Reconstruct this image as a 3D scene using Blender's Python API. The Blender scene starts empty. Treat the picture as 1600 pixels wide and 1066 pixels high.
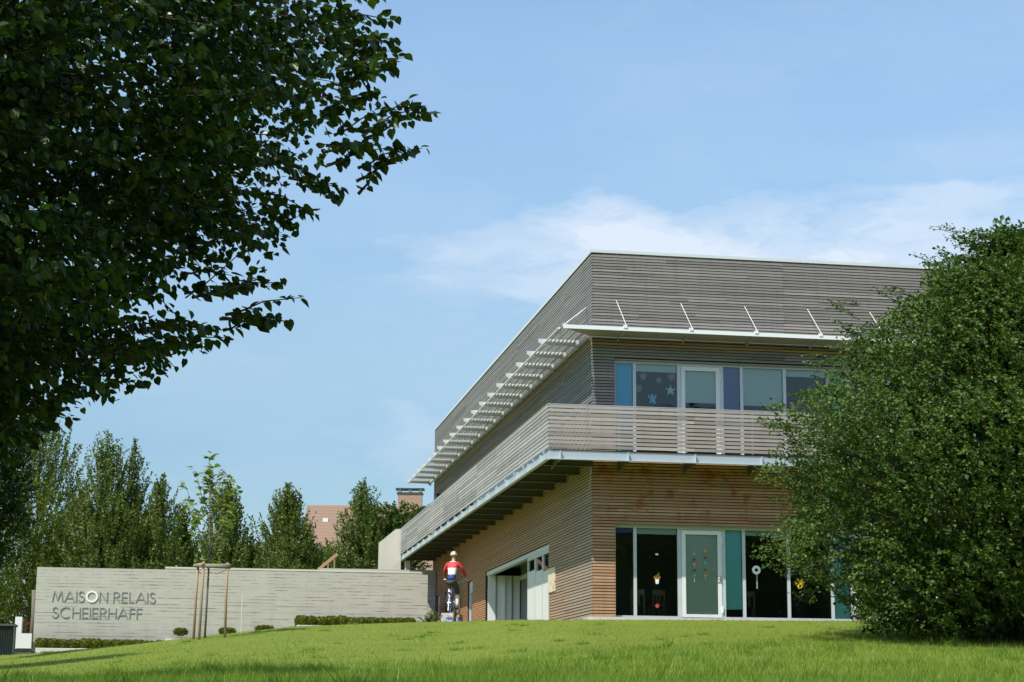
import bpy, bmesh, math, random
import numpy as np
from mathutils import Vector, Matrix
random.seed(7); rng = np.random.default_rng(11)
R = math.radians
scn = bpy.context.scene

# ------------------------------------------------------------------ camera
YAW, PITCH, ROLL = R(9.68209), R(11.41755), R(0.43436)
CAM = Vector((-10.42682, -47.91358, -2.37522))
fw = Vector((math.sin(YAW)*math.cos(PITCH), math.cos(YAW)*math.cos(PITCH), math.sin(PITCH)))
rt = Vector((math.cos(YAW), -math.sin(YAW), 0)); up = rt.cross(fw)
r2 = math.cos(ROLL)*rt + math.sin(ROLL)*up; u2 = -math.sin(ROLL)*rt + math.cos(ROLL)*up
cd = bpy.data.cameras.new('camera'); cam = bpy.data.objects.new('camera', cd)
scn.collection.objects.link(cam)
m3 = Matrix((r2, u2, -fw)).transposed()
cam.matrix_world = Matrix.Translation(CAM) @ m3.to_4x4()
cd.sensor_width = 36.0; cd.lens = 36.0*2833.2/1600; cd.clip_start = 0.1; cd.clip_end = 6000
scn.camera = cam
HD = np.array([math.sin(YAW), math.cos(YAW)]); RH = np.array([math.cos(YAW), -math.sin(YAW)])
def FR(D, L):                       # metres ahead of / to the right of the viewpoint -> world x, y
    return (CAM.x + HD[0]*D + RH[0]*L, CAM.y + HD[1]*D + RH[1]*L)

# ------------------------------------------------------------------ sky and sun
SUN = Vector((-0.588, -0.51, 1.0)).normalized()
elev = math.asin(SUN.z)
world = bpy.data.worlds.new('World'); scn.world = world; world.use_nodes = True
wt = world.node_tree; N = wt.nodes; Lk = wt.links; N.clear()
wo = N.new('ShaderNodeOutputWorld'); bg = N.new('ShaderNodeBackground'); bg.inputs['Strength'].default_value = 0.15
sk = N.new('ShaderNodeTexSky'); sk.sky_type = 'NISHITA'; sk.sun_disc = False
sk.sun_elevation = elev; sk.sun_rotation = math.atan2(SUN.x, SUN.y)
sk.altitude = 300; sk.air_density = 1.0; sk.dust_density = 0.8; sk.ozone_density = 1.2
tc = N.new('ShaderNodeTexCoord')
def math_node(op, a, b=None, clamp=False):
    n = N.new('ShaderNodeMath'); n.operation = op; n.use_clamp = clamp
    for i, v in enumerate((a, b)):
        if v is None: continue
        if hasattr(v, 'is_linked'): Lk.new(v, n.inputs[i])
        else: n.inputs[i].default_value = v
    return n.outputs[0]
def skydir(az, el):                 # az to the right of the viewing heading
    a = YAW+az
    return Vector((math.sin(a)*math.cos(el), math.cos(a)*math.cos(el), math.sin(el)))
sep = N.new('ShaderNodeSeparateXYZ'); Lk.new(tc.outputs['Generated'], sep.inputs[0])
azim = math_node('ARCTAN2', sep.outputs[0], sep.outputs[1]); zel = math_node('ARCSINE', sep.outputs[2])
wcomb = N.new('ShaderNodeCombineXYZ'); Lk.new(math_node('MULTIPLY', azim, 9.0), wcomb.inputs[0]); Lk.new(math_node('MULTIPLY', zel, 24.0), wcomb.inputs[1])
wn = N.new('ShaderNodeTexNoise'); wn.inputs['Scale'].default_value = 1.0; wn.inputs['Detail'].default_value = 6; wn.inputs['Roughness'].default_value = 0.6; Lk.new(wcomb.outputs[0], wn.inputs['Vector'])
wsep = N.new('ShaderNodeSeparateXYZ'); Lk.new(wn.outputs['Color'], wsep.inputs[0])
azim0, zel0 = azim, zel
azim = math_node('ADD', azim0, math_node('MULTIPLY', math_node('SUBTRACT', wsep.outputs[0], 0.5), 0.22)); zel = math_node('ADD', zel0, math_node('MULTIPLY', math_node('SUBTRACT', wsep.outputs[1], 0.5), 0.075))
def bank(az, el, wa, we, tilt=0.0): # soft patch of thin cloud
    da = math_node('SUBTRACT', azim, YAW+az); de = math_node('SUBTRACT', zel, el)
    de = math_node('SUBTRACT', de, math_node('MULTIPLY', da, tilt))
    q = math_node('ADD', math_node('POWER', math_node('ABSOLUTE', math_node('DIVIDE', da, wa)), 2.0),
                  math_node('POWER', math_node('ABSOLUTE', math_node('DIVIDE', de, we)), 2.0))
    return math_node('SUBTRACT', 1.0, q, True)
comb = N.new('ShaderNodeCombineXYZ')
Lk.new(math_node('MULTIPLY', azim, 7.0), comb.inputs[0]); Lk.new(math_node('MULTIPLY', zel, 16.0), comb.inputs[1])
cn = N.new('ShaderNodeTexNoise'); cn.inputs['Scale'].default_value = 1.3; cn.inputs['Detail'].default_value = 7; cn.inputs['Roughness'].default_value = 0.52
Lk.new(comb.outputs[0], cn.inputs['Vector'])
nz = cn.outputs[0]
nzc = math_node('MULTIPLY', math_node('SUBTRACT', nz, 0.33), 3.0, True)
zel_, azim_ = zel, azim
b1 = bank(R(6.8), R(14.2), R(11.0), R(2.1), 0.0); b2 = bank(R(15.0), R(16.8), R(4.2), R(1.5), 0.15)
b3 = bank(R(-3.5), R(8.3), R(3.0), R(1.2), 0.0); b4 = bank(R(4.0), R(19.5), R(8.0), R(2.0), -0.3)
b5 = bank(R(0.0), R(13.2), R(3.6), R(1.0), 0.25)
tot = math_node('ADD', math_node('MULTIPLY', b1, 1.75), math_node('MULTIPLY', b2, 0.3))
tot = math_node('ADD', tot, math_node('MULTIPLY', b3, 0.45)); tot = math_node('ADD', tot, math_node('MULTIPLY', b4, 0.14))
tot = math_node('ADD', tot, math_node('MULTIPLY', b5, 0.4))
cl = math_node('MULTIPLY', tot, math_node('ADD', math_node('MULTIPLY', nzc, 0.9), 0.12), True)
veil = math_node('MULTIPLY', math_node('SUBTRACT', nz, 0.42, True), 0.35, True)
cl = math_node('MAXIMUM', math_node('MULTIPLY', cl, 0.9), veil)
mix = N.new('ShaderNodeMixRGB'); Lk.new(cl, mix.inputs[0])
hs = N.new('ShaderNodeHueSaturation'); hs.inputs['Saturation'].default_value = 1.0; hs.inputs['Value'].default_value = 1.0
Lk.new(sk.outputs[0], hs.inputs['Color'])
fr_ = N.new('ShaderNodeValToRGB'); Lk.new(math_node('DIVIDE', zel0, R(40)), fr_.inputs[0])      # clear air: less glare near the horizon
el_ = fr_.color_ramp.elements
for k in range(4): el_.new(0.5)
for q_, (p_, v_) in zip(el_, ((0.0, .42), (0.20, .56), (0.255, .68), (0.40, .88), (0.52, 1.0), (1.0, 1.0))): q_.position = p_; q_.color = (v_*(1.03-.08*(p_ < .21)), v_*1.07, v_*(1.0+.10*(p_ < .21)), 1)
fm_ = N.new('ShaderNodeMixRGB'); fm_.blend_type = 'MULTIPLY'; fm_.inputs[0].default_value = 1.0
Lk.new(hs.outputs[0], fm_.inputs[1]); Lk.new(fr_.outputs[0], fm_.inputs[2]); Lk.new(fm_.outputs[0], mix.inputs[1])
mix.inputs[2].default_value = (3.75, 4.15, 4.75, 1)
Lk.new(mix.outputs[0], bg.inputs[0]); Lk.new(bg.outputs[0], wo.inputs[0])
sd = bpy.data.lights.new('sun', 'SUN'); sd.energy = 3.5; sd.angle = R(0.5); sd.color = (1.0, 0.95, 0.86)
so = bpy.data.objects.new('sun', sd); scn.collection.objects.link(so)
so.rotation_euler = SUN.to_track_quat('Z', 'Y').to_euler(); so.location = (-60, -60, 100)
scn.view_settings.view_transform = 'Standard'; scn.view_settings.look = 'None'
scn.view_settings.exposure = 0.5; scn.view_settings.gamma = 1.0
scn.cycles.max_bounces = 8; scn.cycles.transparent_max_bounces = 12

# ------------------------------------------------------------------ helpers
COL = scn.collection; OFF = {}
def tag(o, label=None, cat=None, group=None, kind=None):
    if label: o['label'] = label
    if cat: o['category'] = cat
    if group: o['group'] = group
    if kind: o['kind'] = kind
    return o
def thing(name, loc, label, cat, group=None):
    o = bpy.data.objects.new(name, None); COL.objects.link(o); o.location = loc; o.empty_display_size = 0.3
    OFF[o.name] = Vector(loc); return tag(o, label, cat, group)
def link(name, me, mats, parent=None):
    for m in (mats if isinstance(mats, (list, tuple)) else [mats]): me.materials.append(m)
    o = bpy.data.objects.new(name, me); COL.objects.link(o)
    if parent is not None:
        o.parent = parent; OFF[o.name] = OFF.get(parent.name, Vector()).copy()
    return o
class MB:
    def __init__(s): s.V = []; s.F = []; s.A = []; s.M = []
    def add(s, vs, fs, rnd=0.5, mi=0):
        b = len(s.V); s.V += [tuple(v) for v in vs]; s.A += [rnd]*len(vs)
        s.F += [tuple(b+i for i in f) for f in fs]; s.M += [mi]*len(fs); return s
    def box(s, x0, y0, z0, x1, y1, z1, rnd=0.5, mi=0):
        x0, x1 = min(x0, x1), max(x0, x1); y0, y1 = min(y0, y1), max(y0, y1); z0, z1 = min(z0, z1), max(z0, z1)
        return s.add([(x0,y0,z0),(x1,y0,z0),(x1,y1,z0),(x0,y1,z0),(x0,y0,z1),(x1,y0,z1),(x1,y1,z1),(x0,y1,z1)],
              [(0,3,2,1),(4,5,6,7),(0,1,5,4),(1,2,6,5),(2,3,7,6),(3,0,4,7)], rnd, mi)
    def obox(s, c, ax, ay, az, rnd=0.5, mi=0):     # oriented box, half vectors
        c, ax, ay, az = Vector(c), Vector(ax), Vector(ay), Vector(az); vs = []
        for k in (-1, 1):
            for i, j in ((-1,-1),(1,-1),(1,1),(-1,1)): vs.append(c+ax*i+ay*j+az*k)
        return s.add(vs, [(0,3,2,1),(4,5,6,7),(0,1,5,4),(1,2,6,5),(2,3,7,6),(3,0,4,7)], rnd, mi)
    def tube(s, pts, rad, n=6, rnd=0.5, mi=0, cap=True):
        pts = [Vector(p) for p in pts]
        if not isinstance(rad, (list, tuple)): rad = [rad]*len(pts)
        b = len(s.V)
        ref = None
        for i, p in enumerate(pts):
            t = (pts[min(i+1, len(pts)-1)]-pts[max(i-1, 0)]).normalized()
            if ref is None: ref = t.orthogonal().normalized()
            ref = (ref - t*ref.dot(t)).normalized(); q = t.cross(ref)
            for k in range(n):
                a = 2*math.pi*k/n; s.V.append(tuple(p+(ref*math.cos(a)+q*math.sin(a))*rad[i])); s.A.append(rnd)
        for i in range(len(pts)-1):
            for k in range(n):
                k2 = (k+1) % n; s.F.append((b+i*n+k, b+i*n+k2, b+(i+1)*n+k2, b+(i+1)*n+k)); s.M.append(mi)
        if cap:
            s.F.append(tuple(b+k for k in reversed(range(n)))); s.M.append(mi)
            e = b+(len(pts)-1)*n; s.F.append(tuple(e+k for k in range(n))); s.M.append(mi)
        return s
    def prism(s, poly, d0, d1, rnd=0.5, mi=0):     # poly = 3D loop at d=0, extruded from +d0 to +d1 (vectors)
        d0, d1 = Vector(d0), Vector(d1); n = len(poly)
        vs = [Vector(p)+d0 for p in poly]+[Vector(p)+d1 for p in poly]
        return s.add(vs, [tuple(range(n)), tuple(range(2*n-1, n-1, -1))]+[(i, n+i, n+(i+1)%n, (i+1)%n) for i in range(n)], rnd, mi)
    def build(s, name, mats, parent=None, smooth=False, fix=False, bevel=0):
        me = bpy.data.meshes.new(name); off = OFF.get(parent.name, Vector()) if parent is not None else Vector()
        v = np.array(s.V, float)-np.array(off); me.from_pydata(v.tolist(), [], s.F)
        a = me.attributes.new('rnd', 'FLOAT', 'POINT'); a.data.foreach_set('value', np.array(s.A, np.float32))
        me.polygons.foreach_set('material_index', np.array(s.M, np.int32))
        if fix:
            bm = bmesh.new(); bm.from_mesh(me); bmesh.ops.recalc_face_normals(bm, faces=bm.faces); bm.to_mesh(me); bm.free()
        me.polygons.foreach_set('use_smooth', np.full(len(s.F), smooth)); me.update()
        o = link(name, me, mats, parent)
        if bevel:
            bv = o.modifiers.new('bevel', 'BEVEL'); bv.width = bevel; bv.segments = 2; bv.limit_method = 'ANGLE'
        return o
def copy_tree(o, parent=None, **kw):
    c = o.copy(); COL.objects.link(c)
    if parent is not None: c.parent = parent
    for ch in o.children: copy_tree(ch, c)
    return c

# ------------------------------------------------------------------ materials
MAT = {}
def new_mat(name):
    m = bpy.data.materials.new(name); m.use_nodes = True; t = m.node_tree; b = t.nodes['Principled BSDF']; MAT[name] = m
    return m, t, b
class G:                                             # tiny node-graph helper
    def __init__(s, t): s.t = t
    def n(s, typ, **kw):
        n = s.t.nodes.new(typ)
        for k, v in kw.items(): setattr(n, k, v)
        return n
    def s_(s, n, i, v):
        if hasattr(v, 'is_linked'): s.t.links.new(v, n.inputs[i])
        else: n.inputs[i].default_value = v
    def m(s, op, a, b=0.0, clamp=False):
        n = s.n('ShaderNodeMath', operation=op, use_clamp=clamp); s.s_(n, 0, a); s.s_(n, 1, b); return n.outputs[0]
    def mix(s, f, a, b, bt='MIX'):
        n = s.n('ShaderNodeMixRGB', blend_type=bt); s.s_(n, 0, f); s.s_(n, 1, a); s.s_(n, 2, b); return n.outputs[0]
    def obj(s): return s.n('ShaderNodeTexCoord').outputs['Object']
    def geo(s): return s.n('ShaderNodeNewGeometry').outputs['Position']
    def scale(s, v, sc):
        n = s.n('ShaderNodeMapping'); s.s_(n, 0, v); n.inputs['Scale'].default_value = sc; return n.outputs[0]
    def noise(s, v, sc, det=4, rough=0.55):
        n = s.n('ShaderNodeTexNoise'); s.s_(n, 'Vector', v); n.inputs['Scale'].default_value = sc
        n.inputs['Detail'].default_value = det; n.inputs['Roughness'].default_value = rough; return n.outputs[0]
    def ramp(s, f, stops):
        n = s.n('ShaderNodeValToRGB'); s.s_(n, 0, f); e = n.color_ramp.elements
        while len(e) < len(stops): e.new(0.5)
        for q, (p, c) in zip(e, stops): q.position = p; q.color = (*c, 1) if len(c) == 3 else c
        return n.outputs[0]
    def rnd(s): n = s.n('ShaderNodeAttribute'); n.attribute_name = 'rnd'; return n.outputs['Fac']
    def xyz(s, v): n = s.n('ShaderNodeSeparateXYZ'); s.s_(n, 0, v); return n.outputs
    def bump(s, h, st, dist=0.02):
        n = s.n('ShaderNodeBump'); s.s_(n, 'Height', h); n.inputs['Strength'].default_value = st; n.inputs['Distance'].default_value = dist; return n.outputs[0]
def plain(name, col, rough=0.5, metal=0.0, var=0.12, sc=6.0):
    m, t, b = new_mat(name); g = G(t)
    nz_ = g.noise(g.obj(), sc, 5)
    c = g.mix(nz_, (*[v*(1-var) for v in col], 1), (*[min(1, v*(1+var)) for v in col], 1))
    t.links.new(c, b.inputs['Base Color']); b.inputs['Roughness'].default_value = rough; b.inputs['Metallic'].default_value = metal
    return m

def wood(name, a, bcol, ccol, stain=False, warm=False, rough=0.75):
    m, t, b = new_mat(name); g = G(t); p = g.obj()
    r_ = g.rnd()
    base = g.ramp(r_, [(0.0, a), (0.5, bcol), (1.0, ccol)])
    gr = g.noise(g.scale(p, (1.2, 1.2, 60)), 2.0, 6, 0.65)
    base = g.mix(g.m('MULTIPLY', g.m('SUBTRACT', gr, 0.5), 1.1, True), base, (0.03, 0.025, 0.02, 1))
    wz = g.noise(g.scale(p, (1, 1, 2.2)), 0.7, 5, 0.6)
    base = g.mix(g.m('MULTIPLY', g.m('SUBTRACT', wz, 0.45), 0.9, True), base, (bcol[0]*1.35, bcol[1]*1.32, bcol[2]*1.3, 1))
    st_ = g.noise(g.scale(p, (5, 5, 0.35)), 1.0, 5, 0.65)                 # run-off streaks
    base = g.mix(g.m('MULTIPLY', g.m('SUBTRACT', st_, 0.5), 1.3, True), base, (bcol[0]*.55, bcol[1]*.55, bcol[2]*.56, 1))
    X = g.xyz(p)
    if warm:                                         # the boards along the sheltered side keep more of their orange
        f = g.m('MULTIPLY', g.m('SUBTRACT', X[1], 2.0), 0.055, True)
        base = g.mix(g.m('MULTIPLY', f, 0.75), base, (0.46, 0.21, 0.08, 1))
    if stain or warm:                                # silvered patches
        gp = g.noise(g.scale(p, (0.8, 0.8, 1.6)), 0.9, 5, 0.65); base = g.mix(g.m('MULTIPLY', g.m('SUBTRACT', gp, 0.5), 2.6, True), base, (0.30, 0.255, 0.215, 1))
    if warm:
        base = g.mix(g.m('MULTIPLY', g.m('SUBTRACT', 7.0, X[1]), 0.09, True), base, (0.31, 0.265, 0.22, 1))
    if stain:                                        # rust-red bleed marks on the lower boards
        sn = g.noise(g.scale(p, (1.5, 1.5, 1.9)), 1.15, 5, 0.7)
        zf = g.m('MULTIPLY', g.m('SUBTRACT', X[2], 2.3), 1.4, True)
        f = g.m('MULTIPLY', g.m('MULTIPLY', g.m('SUBTRACT', sn, 0.525), 10.0, True), zf, True)
        base = g.mix(g.m('MULTIPLY', f, 0.85), base, (0.33, 0.095, 0.02, 1))
    t.links.new(base, b.inputs['Base Color']); b.inputs['Roughness'].default_value = rough
    t.links.new(g.bump(gr, 0.35, 0.004), b.inputs['Normal'])
    return m
wood('weathered_board', (0.165, 0.152, 0.14), (0.24, 0.22, 0.203), (0.33, 0.30, 0.275))
wood('weathered_board_side', (0.165, 0.16, 0.155), (0.225, 0.22, 0.215), (0.29, 0.28, 0.27))
wood('brown_board', (0.36, 0.185, 0.10), (0.47, 0.26, 0.145), (0.58, 0.36, 0.22), stain=True)
wood('brown_board_side', (0.33, 0.21, 0.13), (0.42, 0.28, 0.18), (0.50, 0.355, 0.24), warm=True)
wood('fresh_board', (0.42, 0.24, 0.13), (0.46, 0.27, 0.15), (0.5, 0.3, 0.17))
wood('rail_board', (0.25, 0.222, 0.20), (0.335, 0.296, 0.267), (0.43, 0.38, 0.338))
wood('rail_board_side', (0.28, 0.275, 0.265), (0.37, 0.36, 0.347), (0.47, 0.455, 0.435))
wood('stake_wood', (0.30, 0.21, 0.13), (0.35, 0.25, 0.16), (0.40, 0.29, 0.19))
wood('half_round_wood', (0.2, 0.19, 0.13), (0.24, 0.22, 0.15), (0.28, 0.26, 0.18))
plain('board_edge_shade', (0.045, 0.035, 0.028), 0.9)
plain('backing_felt', (0.02, 0.018, 0.016), 0.95)
plain('galvanised', (0.50, 0.55, 0.58), 0.42, 0.3, 0.08)
plain('white_metal', (0.80, 0.82, 0.82), 0.35, 0.0, 0.04)
plain('pale_coping', (0.62, 0.65, 0.64), 0.4, 0.0, 0.05)
plain('louvre_metal', (0.60, 0.62, 0.62), 0.38, 0.2, 0.06)
plain('grey_sheet', (0.36, 0.37, 0.38), 0.5, 0.1, 0.05)
plain('dark_steel', (0.10, 0.11, 0.105), 0.5, 0.3)
plain('window_frame', (0.60, 0.64, 0.68), 0.35, 0.1, 0.04)
plain('roof_gravel', (0.3, 0.3, 0.29), 0.95)
plain('interior_wall', (0.22, 0.22, 0.2), 0.9)
plain('interior_dark', (0.17, 0.175, 0.16), 0.9)
plain('interior_white', (0.66, 0.67, 0.63), 0.8, 0, 0.03)
plain('blind_grey', (0.62, 0.68, 0.66), 0.85, 0, 0.04)
plain('blind_green', (0.68, 0.74, 0.66), 0.85, 0, 0.04)
plain('teal_panel', (0.32, 0.80, 0.84), 0.6, 0, 0.06)
plain('blue_panel', (0.0, 0.46, 0.80), 0.3, 0, 0.08)
plain('indigo_panel', (0.085, 0.09, 0.33), 0.3, 0, 0.08)
plain('green_panel', (0.05, 0.5, 0.2), 0.3, 0, 0.08)
plain('chair_wood', (0.25, 0.18, 0.10), 0.6)
plain('bark', (0.055, 0.046, 0.034), 0.9, 0, 0.35, 14)
plain('young_bark', (0.16, 0.14, 0.11), 0.85, 0, 0.35, 20)
plain('dark_plastic', (0.03, 0.035, 0.033), 0.45)
plain('bin_mesh', (0.035, 0.05, 0.05), 0.5)
plain('white_render', (0.72, 0.72, 0.70), 0.85, 0, 0.06)
plain('grey_render', (0.35, 0.37, 0.38), 0.8)
plain('kerb_concrete', (0.60, 0.58, 0.53), 0.9, 0, 0.12, 9)
plain('letter_metal', (0.27, 0.275, 0.28), 0.5, 0.2)
plain('white_ring', (0.9, 0.9, 0.88), 0.4, 0, 0.02)
plain('skin', (0.55, 0.33, 0.24), 0.55)
plain('sock_pink', (0.80, 0.66, 0.62), 0.8)
plain('shorts_black', (0.03, 0.04, 0.045), 0.6)
plain('helmet_gold', (0.42, 0.36, 0.2), 0.4)
plain('red_cloth', (0.6, 0.03, 0.03), 0.7)
plain('bike_blue', (0.05, 0.2, 0.5), 0.35); plain('bike_red', (0.4, 0.04, 0.1), 0.35); plain('bike_yellow', (0.6, 0.5, 0.12), 0.4)
plain('tyre', (0.03, 0.03, 0.03), 0.8); plain('chrome', (0.5, 0.5, 0.5), 0.3, 0.8)
for nm, c in dict(paper_yellow=(0.80, 0.52, 0.02), paper_blue=(0.25, 0.55, 0.8), paper_mint=(0.45, 0.75, 0.62), paper_pink=(0.3, 0.19, 0.2), paper_pale=(0.24, 0.3, 0.33),
                  paper_white=(0.85, 0.86, 0.85), paper_orange=(0.7, 0.3, 0.04), paper_red=(0.5, 0.05, 0.04), paper_plum=(0.22, 0.05, 0.12), paper_teal=(0.12, 0.4, 0.42)).items(): plain(nm, c, 0.8, 0, 0.08, 20)
plain('chimney_cap', (0.05, 0.055, 0.06), 0.7)

m, t, b = new_mat('jersey'); g = G(t)                # red / white / blue bands of the jersey
Z = g.xyz(g.obj())[2]
c = g.ramp(g.m('DIVIDE', g.m('SUBTRACT', Z, 1.2), 1.0), [(0.0, (0.03, 0.06, 0.28)), (0.44, (0.82, 0.82, 0.8)), (0.655, (0.62, 0.03, 0.03)), (0.86, (0.85, 0.83, 0.8))])
t.nodes[-1].color_ramp.interpolation = 'CONSTANT'
for n_ in t.nodes:
    if n_.type == 'VALTORGB': n_.color_ramp.interpolation = 'CONSTANT'
t.links.new(c, b.inputs['Base Color']); b.inputs['Roughness'].default_value = 0.6

m, t, b = new_mat('mosaic'); g = G(t)                # broken-tile mosaic of the plinths
vo = g.n('ShaderNodeTexVoronoi'); vo.inputs['Scale'].default_value = 13; g.s_(vo, 'Vector', g.obj())
hx = g.xyz(vo.outputs['Color'])
c = g.ramp(hx[0], [(0.0, (0.45, 0.45, 0.42)), (0.2, (0.12, 0.08, 0.35)), (0.5, (0.6, 0.58, 0.52)), (0.6, (0.6, 0.5, 0.1)), (0.72, (0.1, 0.2, 0.45)), (0.86, (0.3, 0.12, 0.35))])
for n_ in t.nodes:
    if n_.type == 'VALTORGB': n_.color_ramp.interpolation = 'CONSTANT'
t.links.new(c, b.inputs['Base Color']); b.inputs['Roughness'].default_value = 0.4

m, t, b = new_mat('poster_print'); g = G(t); p = g.obj()   # pale board with faded painted patches
n1 = g.noise(p, 7, 4); n2 = g.noise(p, 16, 3)
c = g.mix(g.m('MULTIPLY', g.m('SUBTRACT', n1, 0.56), 9, True), (0.72, 0.62, 0.45, 1), (0.55, 0.18, 0.1, 1))
c = g.mix(g.m('MULTIPLY', g.m('SUBTRACT', n2, 0.6), 9, True), c, (0.18, 0.25, 0.42, 1))
t.links.new(c, b.inputs['Base Color']); b.inputs['Roughness'].default_value = 0.7

# board-marked concrete
m, t, b = new_mat('board_marked_concrete'); g = G(t); p = g.obj()
X = g.xyz(p)
n1 = g.noise(g.scale(p, (0.5, 0.5, 3)), 1.0, 6, 0.6); n2 = g.noise(g.scale(p, (6, 6, 9)), 4, 6, 0.7)
c = g.mix(n1, (0.44, 0.415, 0.355, 1), (0.56, 0.53, 0.46, 1))
c = g.mix(g.m('MULTIPLY', g.m('SUBTRACT', n2, 0.5), 0.9, True), c, (0.28, 0.27, 0.25, 1))
ns = g.noise(g.scale(p, (2.2, 2.2, 0.25)), 1.0, 5, 0.7); nb = g.noise(p, 0.6, 4)
c = g.mix(g.m('MULTIPLY', g.m('SUBTRACT', ns, 0.52, True), 1.6, True), c, (0.30, 0.29, 0.26, 1))
c = g.mix(g.m('MULTIPLY', g.m('SUBTRACT', nb, 0.5, True), 1.2, True), c, (0.60, 0.58, 0.53, 1))
dm = g.m('MULTIPLY', g.m('SUBTRACT', g.m('ADD', g.m('MULTIPLY', ns, 1.0), 1.25), X[2]), 1.2, True)
c = g.mix(g.m('MULTIPLY', dm, 0.4), c, (0.22, 0.21, 0.17, 1))          # splash dirt along the foot
row = g.m('MULTIPLY', X[2], 1/0.125); fr = g.m('FRACT', row); fl = g.m('FLOOR', row)
cm = g.n('ShaderNodeCombineXYZ'); g.s_(cm, 0, g.m('MULTIPLY', X[0], 0.55)); g.s_(cm, 1, g.m('MULTIPLY', fl, 7.31)); 
jn = g.noise(cm.outputs[0], 1.5, 4, 0.7)
wob = g.noise(g.scale(p, (3, 3, 3)), 2.0, 3)
edge = g.m('LESS_THAN', g.m('ABSOLUTE', g.m('SUBTRACT', fr, g.m('ADD', 0.42, g.m('MULTIPLY', wob, 0.16)))), g.m('MULTIPLY', g.m('SUBTRACT', jn, 0.47, True), 0.75))
rc = g.n('ShaderNodeTexWhiteNoise', noise_dimensions='1D'); g.s_(rc, 'W', fl)
c = g.mix(g.m('MULTIPLY', rc.outputs[0], 0.22), c, (0.33, 0.325, 0.31, 1))
c = g.mix(g.m('MULTIPLY', edge, 0.72), c, (0.13, 0.12, 0.10, 1))
t.links.new(c, b.inputs['Base Color']); b.inputs['Roughness'].default_value = 0.9
t.links.new(g.bump(g.m('SUBTRACT', n2, g.m('MULTIPLY', edge, 0.8)), 0.5, 0.02), b.inputs['Normal'])

m, t, b = new_mat('smooth_concrete'); g = G(t); p = g.obj()
n1 = g.noise(g.scale(p, (3, 3, 0.5)), 2, 5); c = g.mix(n1, (0.50, 0.48, 0.42, 1), (0.66, 0.63, 0.56, 1))
t.links.new(c, b.inputs['Base Color']); b.inputs['Roughness'].default_value = 0.9

m, t, b = new_mat('glass'); g = G(t); nodes = t.nodes
fz = g.n('ShaderNodeFresnel'); fz.inputs['IOR'].default_value = 1.5
tr = g.n('ShaderNodeBsdfTransparent'); tr.inputs[0].default_value = (0.90, 0.94, 0.92, 1)
gl = g.n('ShaderNodeBsdfGlossy'); gl.inputs['Roughness'].default_value = 0.01; gl.inputs[0].default_value = (0.95, 0.98, 1, 1)
mx = g.n('ShaderNodeMixShader'); g.s_(mx, 0, fz.outputs[0]); t.links.new(tr.outputs[0], mx.inputs[1]); t.links.new(gl.outputs[0], mx.inputs[2])
t.links.new(mx.outputs[0], nodes['Material Output'].inputs[0]); nodes.remove(b)

# brick chimney and tiled roof
m, t, b = new_mat('brick'); g = G(t)
br = g.n('ShaderNodeTexBrick'); cmb = g.n('ShaderNodeCombineXYZ'); X = g.xyz(g.obj())
g.s_(cmb, 0, g.m('ADD', X[0], X[1])); g.s_(cmb, 1, X[2]); g.s_(br, 'Vector', cmb.outputs[0])
br.inputs['Color1'].default_value = (0.33, 0.16, 0.11, 1); br.inputs['Color2'].default_value = (0.42, 0.24, 0.17, 1); br.inputs['Mortar'].default_value = (0.36, 0.31, 0.27, 1)
br.inputs['Scale'].default_value = 1.0; br.inputs['Brick Width'].default_value = 0.25; br.inputs['Row Height'].default_value = 0.085; br.inputs['Mortar Size'].default_value = 0.012
t.links.new(br.outputs[0], b.inputs['Base Color']); b.inputs['Roughness'].default_value = 0.9
m, t, b = new_mat('roof_tiles'); g = G(t); p = g.obj(); X = g.xyz(p)
rowf = g.m('FRACT', g.m('MULTIPLY', X[2], 1/0.27)); n1 = g.noise(g.scale(p, (3, 3, 8)), 2, 4); n2 = g.noise(p, 0.4, 4)
c = g.mix(n1, (0.23, 0.145, 0.10, 1), (0.31, 0.205, 0.145, 1)); c = g.mix(g.m('MULTIPLY', g.m('SUBTRACT', n2, 0.5, True), 0.8), c, (0.28, 0.2, 0.17, 1))
c = g.mix(g.m('MULTIPLY', g.m('LESS_THAN', rowf, 0.16), 0.45), c, (0.12, 0.06, 0.05, 1))
t.links.new(c, b.inputs['Base Color']); b.inputs['Roughness'].default_value = 0.85

def leaf_mat(name, c0, c1, c2, trans=0.25, rough=0.45, tcol=None):
    m, t, b = new_mat(name); g = G(t); r_ = g.rnd()
    c = g.ramp(r_, [(0.0, c0), (0.55, c1), (0.94, c2), (1.0, tcol or c2)])
    t.links.new(c, b.inputs['Base Color']); b.inputs['Roughness'].default_value = rough; b.inputs['Specular IOR Level'].default_value = 0.35
    tl = g.n('ShaderNodeBsdfTranslucent'); t.links.new(g.mix(1.0, c, (1.3, 1.5, 0.5, 1), 'MULTIPLY'), tl.inputs[0])
    mx = g.n('ShaderNodeMixShader'); mx.inputs[0].default_value = trans
    t.links.new(b.outputs[0], mx.inputs[1]); t.links.new(tl.outputs[0], mx.inputs[2]); t.links.new(mx.outputs[0], t.nodes['Material Output'].inputs[0])
    return m
leaf_mat('lime_leaf', (0.020, 0.042, 0.010), (0.032, 0.062, 0.014), (0.07, 0.125, 0.03), 0.27, 0.30, (0.10, 0.07, 0.025))
leaf_mat('shrub_leaf', (0.036, 0.072, 0.010), (0.068, 0.122, 0.017), (0.145, 0.205, 0.035), 0.24, 0.5, (0.22, 0.2, 0.04))
leaf_mat('hornbeam_leaf', (0.09, 0.125, 0.03), (0.135, 0.18, 0.042), (0.2, 0.24, 0.065), 0.33, 0.45)
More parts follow.
